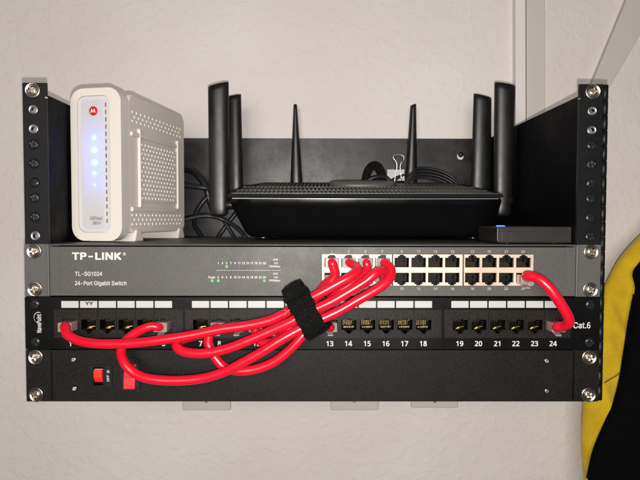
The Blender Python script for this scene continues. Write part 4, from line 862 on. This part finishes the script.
cable('short red patch cable curving behind the black strap into jack 13', 2, 13,
      [(328.5, 281.5, -.014), (322, 288.5, -.0125), (314, 300, -.0122), (311.5, 312, -.0122), (317, 321, -.0135), (325, 325.0, -.0135)])
t = thing('patch_cable', 'single red patch cable arching at the right from port 24 to jack 24', 'network cable', tuple(P(560, 300, -.02)), 'red patch cables between the switch and the patch panel')
xs, zs, up = swp(24); xp = JX[24]
pts = [(xs-.001, YSF+.001, zs), (xs+.001, YSF-.006, zs+.0008)]+[tuple(P(*q)) for q in ((527.5, 275.8, -.0165), (537, 278.0, -.022), (546.5, 285, -.026), (555.5, 296, -.028), (563.0, 307.5, -.028), (568.0, 316.5, -.027), (568.8, 322.8, -.024), (563.5, 326.0, -.018), (557.5, 327.0, -.014))]+[(xp, YP-.009, z_j-.0005), (xp-.001, YP+.001, z_j)]
mb = MB(); mb.tube(smooth_path(pts, 12), lambda f: RC*1.08*(.78+.22*min(1, max(0, (min(f, 1-f)-.02)/.12))), 16); obj('cord', mb, 'red', t)
plug(t, xs, zs, up, YSF); plug(t, xp, z_j, False, YP-.001)

# ------------------------------------------------------------------ black strap round the bundle
a_ = P(318, 303, -.026); b_ = P(293, 319, -.026)
ctr = P(307.5, 313.0, -.0245)
ax = (a_-b_); ax.y = 0; ax.normalize(); nn = Vector((ax.z, 0, -ax.x)); nn = -nn if nn.z > 0 else nn   # nn points down-right
yy = Vector((0, 1, 0))
st = thing('cable_strap', 'fuzzy black hook and loop strap wrapped round the red cable bundle', 'strap', tuple(ctr))
RA, RB = .0190, .0146; HWD = .0098
verts = MB(); rings = []
NA, NL = 130, 26
rnd = random.Random(3)
for i in range(NL):
    u = -HWD+2*HWD*i/(NL-1); ring = []
    for k in range(NA):
        a = 2*PI*k/NA
        rr = 1+.012*math.sin(3*a+u*300)+rnd.uniform(-.014, .014)
        e = 1-.05*(abs(u)/HWD)**6
        ring.append(ctr+ax*(u*(1+.05*math.sin(2*a+1))+.0012*math.sin(2*a)+.0004*math.sin(9*a))+nn*RA*rr*e*math.copysign(abs(math.cos(a))**.85, math.cos(a))+yy*RB*rr*e*math.copysign(abs(math.sin(a))**.85, math.sin(a)))
    rings.append(ring)
inner = [[ctr+(p-ctr-ax*((p-ctr).dot(ax)))*.92+ax*((p-ctr).dot(ax)) for p in r] for r in rings][::-1]
verts.loft(rings+inner+[rings[0]], True, caps=False)
def fuzz(mb, p, n_, L=.0024, w_=.00016):
    d = (n_+Vector((rnd.uniform(-1, 1), rnd.uniform(-1, 1), rnd.uniform(-1, 1)))*.9).normalized()
    s_ = d.orthogonal().normalized()*w_
    mb.add([p-s_, p+s_, p+d*L*rnd.uniform(.4, 1)], [(0, 1, 2)])
for i in range(4200):
    r = rings[rnd.randrange(NL)]; p = Vector(r[rnd.randrange(NA)]); q = p-ctr; q -= ax*q.dot(ax)
    fuzz(verts, p, q.normalized())
obj('band', verts, 'velcro', st)
# loose end standing up at the top, front layer
mb = MB(); rings = []
for i in range(18):
    f = i/17
    c = P(322.5-34*f*0-0, 0, 0) if False else None
    base_ = ctr+nn*(-RA*1.02+.0125-.0205*f)+yy*(-RB*.62+.004*f+.0035*math.sin(f*2.6)-.0035)
    ring = []
    for s_, th in [(x_/12, 0) for x_ in range(-12, 13)]+[(x_/12, 1) for x_ in range(12, -13, -1)]:
        wob = rnd.uniform(-.0003, .0003)
        ring.append(base_+ax*(s_*.0097*(1-.10*f**4)+.0015*f)+yy*(-.0011+.0022*th+wob)+nn*(rnd.uniform(-.0003, .0003)+(.0014*abs(s_)**3*f)))
    rings.append(ring)
mb.loft(rings, True)
for i in range(1700):
    r = rings[rnd.randrange(18)]; fuzz(mb, Vector(r[rnd.randrange(len(r))]), Vector((0, -1, 0)))
obj('strap_end', mb, 'velcro', st)
# little wire ring at the strap's left edge
mb = MB(); c = P(287, 312.5, -.034); mb.tube([c+Vector((.0026*math.cos(a), .0008*math.sin(2*a), .0024*math.sin(a))) for a in [2*PI*k/20*.85 for k in range(21)]], .00022, 6)
obj('thread_loop', mb, 'silver_dull', st)

# ------------------------------------------------------------------ things behind the router
def loose(label, pts, r, name='black_cable', m='black_cable', grp='black cables behind the equipment'):
    mb = MB(); mb.tube(smooth_path([tuple(P(*q)) for q in pts], 10), r, 10); o_ = obj(name, mb, m)
    return tag(o_, label, 'cable', grp)
Yc = .215
loose('thick black cable looping from behind the modem towards the left antenna', [(180, 168, .225), (192, 171, .22), (200, 178, .215), (206, 187, .212), (209, 198, .212), (215, 216, .214)], .0042)
loose('black cable lying level behind the modem at the height of the router top', [(176, 184, .20), (192, 186.5, .20), (205, 188, .20), (222, 189, .21), (240, 192, .22)], .0030)
loose('thin black cable crossing down to the right under the front left antenna', [(212, 204, .19), (219, 215, .188), (226, 224, .186), (232, 234, .184), (236, 240, .18)], .0022)
loose('thin black cable crossing down to the left under the front left antenna', [(243, 202, .20), (236, 213, .197), (229, 222, .195), (221, 233, .192), (217, 240, .188)], .0026)
loose('black cable arching low between the modem and the router foot', [(178, 222, .17), (192, 218, .17), (208, 216, .17), (224, 220, .175), (238, 229, .17), (246, 238, .165)], .0024)
loose('black cable sagging upright beside the modem back', [(216, 190, .21), (203, 202, .21), (195, 216, .205), (195, 226, .2), (201, 236, .19), (204, 242, .185)], .0028)
loose('black cable rising in a flat arc right of the paper tag', [(385, 188, .240), (392, 181, .241), (400, 176.5, .242), (410, 172.5, .244)], .0030)
for k, (dy, lab) in enumerate(((0, 'outermost'), (3.0, 'second'), (6.0, 'third'), (9.2, 'innermost'))):
    loose(f'{lab} black cable of the coil arching behind the right of the router', [(404, 184+dy*.3, .236), (414, 170.5+dy*.9, .238), (425, 168.0+dy, .240), (440, 171.0+dy, .240), (453, 177.5+dy, .238), (466, 189+dy, .232)], .0017)
loose('black cable crossing in front of the dull arched loop', [(360, 188, .233), (368, 180.5, .233), (377, 177.0, .233), (386, 177.5, .235), (392, 184, .236)], .0028)
# black arch (folded strap)
mb = MB(); pts = []
for k in range(25):
    a = PI*k/24; c = P(374.2-8.6*math.cos(a), 187-21.5*math.sin(a)**.8, .240); pts.append(c)
rings = []
for i, p in enumerate(pts):
    t = (pts[min(i+1, 24)]-pts[max(i-1, 0)]).normalized(); n_ = Vector((t.z, 0, -t.x))
    rings.append([p+n_*x_+Vector((0, y_, 0)) for x_, y_ in ((-.0050, -.006), (.0050, -.005), (.0050, .006), (-.0050, .006))])
mb.loft(rings, True)
tag(obj('strap_loop', mb, 'velcro', bevel=.001), 'dull black arched loop rising behind the middle of the router', 'strap')
# white tag with binder clip
tg = thing('paper_tag', 'small white tag held by a silver wire binder clip behind the router', 'tag', tuple(P(397, 184, .238)))
q = pbox(387.2, 404.5, 169.4, 188, .2400); mb = MB(); mb.box(q[0], q[1], .2400, .2420, q[2], q[3]); obj('card', mb, 'paper', tg, .0004)
for dx_, flip in ((0, 1), (6.5, -1)):
    pts = [(394.6+dx_, 184, .2385), (395.2+dx_, 176, .238), (396.8+dx_, 168, .2375), (396.2+dx_, 162, .237), (393.2+dx_, 158.0, .237), (394.6+dx_, 155.2, .237), (399.5+dx_*.3, 154.6, .237), (403.5+dx_*.2, 156.4, .237), (403.6, 160.0, .237), (401.2, 163, .237), (400.2+dx_*.3, 168, .2375), (401.6+dx_*.3, 180, .238)]
    if flip < 0: break
    mb = MB(); mb.tube(smooth_path([tuple(P(*q)) for q in pts], 6), .0006, 8); obj('wire_handle', mb, 'silver', tg)
q = pbox(392.5, 404.2, 180.5, 186.5, .2385); mb = MB(); mb.prism([(.2362, q[2]), (.2430, q[2]), (.2425, q[3]), (.2395, q[3])], 'x', q[0], q[1]); obj('clip_body', mb, 'bezel', tg)

# ------------------------------------------------------------------ trims and plates on the wall
def strip(label, pl_, pr_, m, depth, name='cable_raceway', y1=YWALL, cat='raceway', bev=.0008):
    """pl_, pr_: two left and two right edge pixels on the plane of its front"""
    Y = y1-depth
    a, b = P(*pl_[0], Y), P(*pr_[0], Y); c, d = P(*pr_[1], Y), P(*pl_[1], Y)
    mb = MB(); mb.prism([(a.x, a.z), (b.x, b.z), (c.x, c.z), (d.x, d.z)], 'y', Y, y1-.0003)
    return tag(obj(name, mb, m, bevel=bev), label, cat)
strip('narrow bright white raceway running upright on the wall above the right side panel', [(515.6, -25), (516.0, 190)], [(525.6, -25), (526.0, 190)], 'trim', .012)
strip('wider beige raceway running upright on the wall, right beside the bright white one', [(526.6, -25), (527.0, 190)], [(545.2, -25), (545.4, 190)], 'trim_dull', .005)
strip('beige raceway slanting up the wall from the top of the right rail', [(637, -25), (584, 104)], [(675, -25), (595, 112)], 'trim_dull', .010)
def wallplate(label, px0, px1, pyb):
    Y = YWALL-.0055
    x0, x1 = P(px0, pyb, Y).x, P(px1, pyb, Y).x; z0 = P((px0+px1)/2, pyb, Y).z
    t = thing('wall_plate', label, 'wall plate', ((x0+x1)/2, YWALL, z0), 'pale plates low on the wall under the rack')
    mb = MB(); mb.prism(rrect(x0, x1, z0, z0+.112, .002, 3), 'y', Y, YWALL-.0003); obj('cover', mb, 'plate', t, .0015)
    c = Vector(((x0+x1)/2, Y, z0+.0115)); put(ME_TINY, 'screw', (c.x, Y, P((px0+px1)/2, 401.3, Y).z), t)
wallplate('leftmost pale wall plate peeking out under the rack', 182.3, 230.4, 410.6)
wallplate('middle pale wall plate peeking out under the rack, below jack 13', 330.2, 378.6, 410.6)
wallplate('rightmost pale wall plate peeking out under the rack, below jacks 17 and 18', 411.2, 458.3, 408.2)

# ------------------------------------------------------------------ jacket
def spline(pts, n):
    p = smooth_path([(a, b, 0) for a, b in pts], 8); out = []
    L = [0]
    for i in range(1, len(p)): L.append(L[-1]+(p[i]-p[i-1]).length)
    for k in range(n):
        s_ = L[-1]*k/(n-1); i = 0
        while i < len(L)-2 and L[i+1] < s_: i += 1
        f = (s_-L[i])/max(1e-9, L[i+1]-L[i]); out.append(p[i].lerp(p[i+1], f))
    return out
def drape(left, right, Y0, bulge, back, fold, nu=60, nv=70, seed=1):
    rr = random.Random(seed); lf, rg = spline(left, nv), spline(right, nv)
    from mathutils import noise as mn
    rings = []
    for j in range(nv):
        ring = []
        for k in range(nu*2):
            u = k/nu if k < nu else 2-k/nu; front = k < nu
            px = lf[j].x+(rg[j].x-lf[j].x)*u; py = lf[j].y+(rg[j].y-lf[j].y)*u
            b_ = (1-abs(2*u-1)**3)**.5 if 0 < u < 1 else 0
            q0 = P(px, py, Y0)
            n1 = mn.noise(Vector((q0.x*28, q0.z*9, seed*3.1)))+.5*mn.noise(Vector((q0.x*70+q0.z*30, q0.z*22, seed*7.7)))
            y = Y0-bulge*b_+fold*n1*b_ if front else Y0+back*b_
            ring.append((q0.x, y, q0.z))
        rings.append(ring)
    mb = MB(); mb.loft(rings, True); return mb
jk = thing('jacket', 'yellow fabric jacket with a black section hanging on the wall right of the rack', 'jacket', tuple(P(660, 470, .19)))
jk['label'] = 'yellow and black jacket hanging beside the lower right of the rack'
obj('yellow_shell', drape([(668, 205), (650, 227), (634, 242), (621, 257), (612, 272), (603, 292), (594, 325), (588, 360), (583, 400), (581.5, 440), (584, 478), (588, 505)],
                          [(700, 205), (704, 240), (708, 262), (712, 290), (716, 330), (716, 370), (716, 410), (716, 450), (716, 480), (714, 495), (712, 500), (708, 507)], .200, .020, .022, .011, seed=2), 'yellow', jk)
obj('black_panel', drape([(664, 238), (650, 250), (638, 264), (633, 271), (632.5, 277), (634.8, 286), (634.2, 294), (629, 322), (624.6, 351), (619, 384), (612.6, 407), (606, 421), (594, 450), (588, 475), (590, 503)],
                         [(718, 238), (722, 250), (724, 264), (724, 280), (724, 300), (724, 320), (724, 340), (724, 360), (724, 384), (724, 407), (724, 421), (724, 450), (722, 475), (720, 490), (716, 505)], .180, .020, .008, .010, seed=5), 'black_cloth', jk)
mb = MB(); mb.tube(smooth_path([tuple(P(*q)) for q in ((604.5, 383, .181), (610, 379.5, .179), (616, 376, .178), (620, 372.5, .177))], 6), .0006, 6); obj('seam', mb, 'seam', jk)
mb = MB(); mb.tube([tuple(p) for p in [P(q.x, q.y, .181) for q in spline([(634.0, 294), (628.6, 322), (624.2, 351), (618.6, 384), (612.2, 407), (605.6, 421), (593.6, 450), (587, 478)], 40)]], .0011, 8); obj('piping', mb, 'black_cloth', jk)

# ------------------------------------------------------------------ light
def light(name, typ, loc, power, col, **k):
    d = bpy.data.lights.new(name, typ); d.energy = power; d.color = col
    for a, b in k.items(): setattr(d, a, b)
    o_ = bpy.data.objects.new(name, d); C.objects.link(o_); o_.location = loc; return o_
fl = light('phone_flash', 'POINT', CAM+Vector((.002, -.002, -.013)), 10.8, (1.0, .97, .93), shadow_soft_size=.0025)
ce = light('room_lamp', 'AREA', (-.22, -1.7, .34), 18, (1.0, .945, .885), shape='RECTANGLE', size=.9, size_y=.7)
ce.rotation_euler = (Vector((0, .1, .12))-Vector(ce.location)).to_track_quat('-Z', 'Y').to_euler()
w = bpy.data.worlds.new('World'); bpy.context.scene.world = w; w.use_nodes = True
w.node_tree.nodes['Background'].inputs['Color'].default_value = (.80, .80, .84, 1)
w.node_tree.nodes['Background'].inputs['Strength'].default_value = .035
vs = bpy.context.scene.view_settings; vs.view_transform = 'Standard'; vs.look = 'None'; vs.exposure = 0; vs.gamma = 1
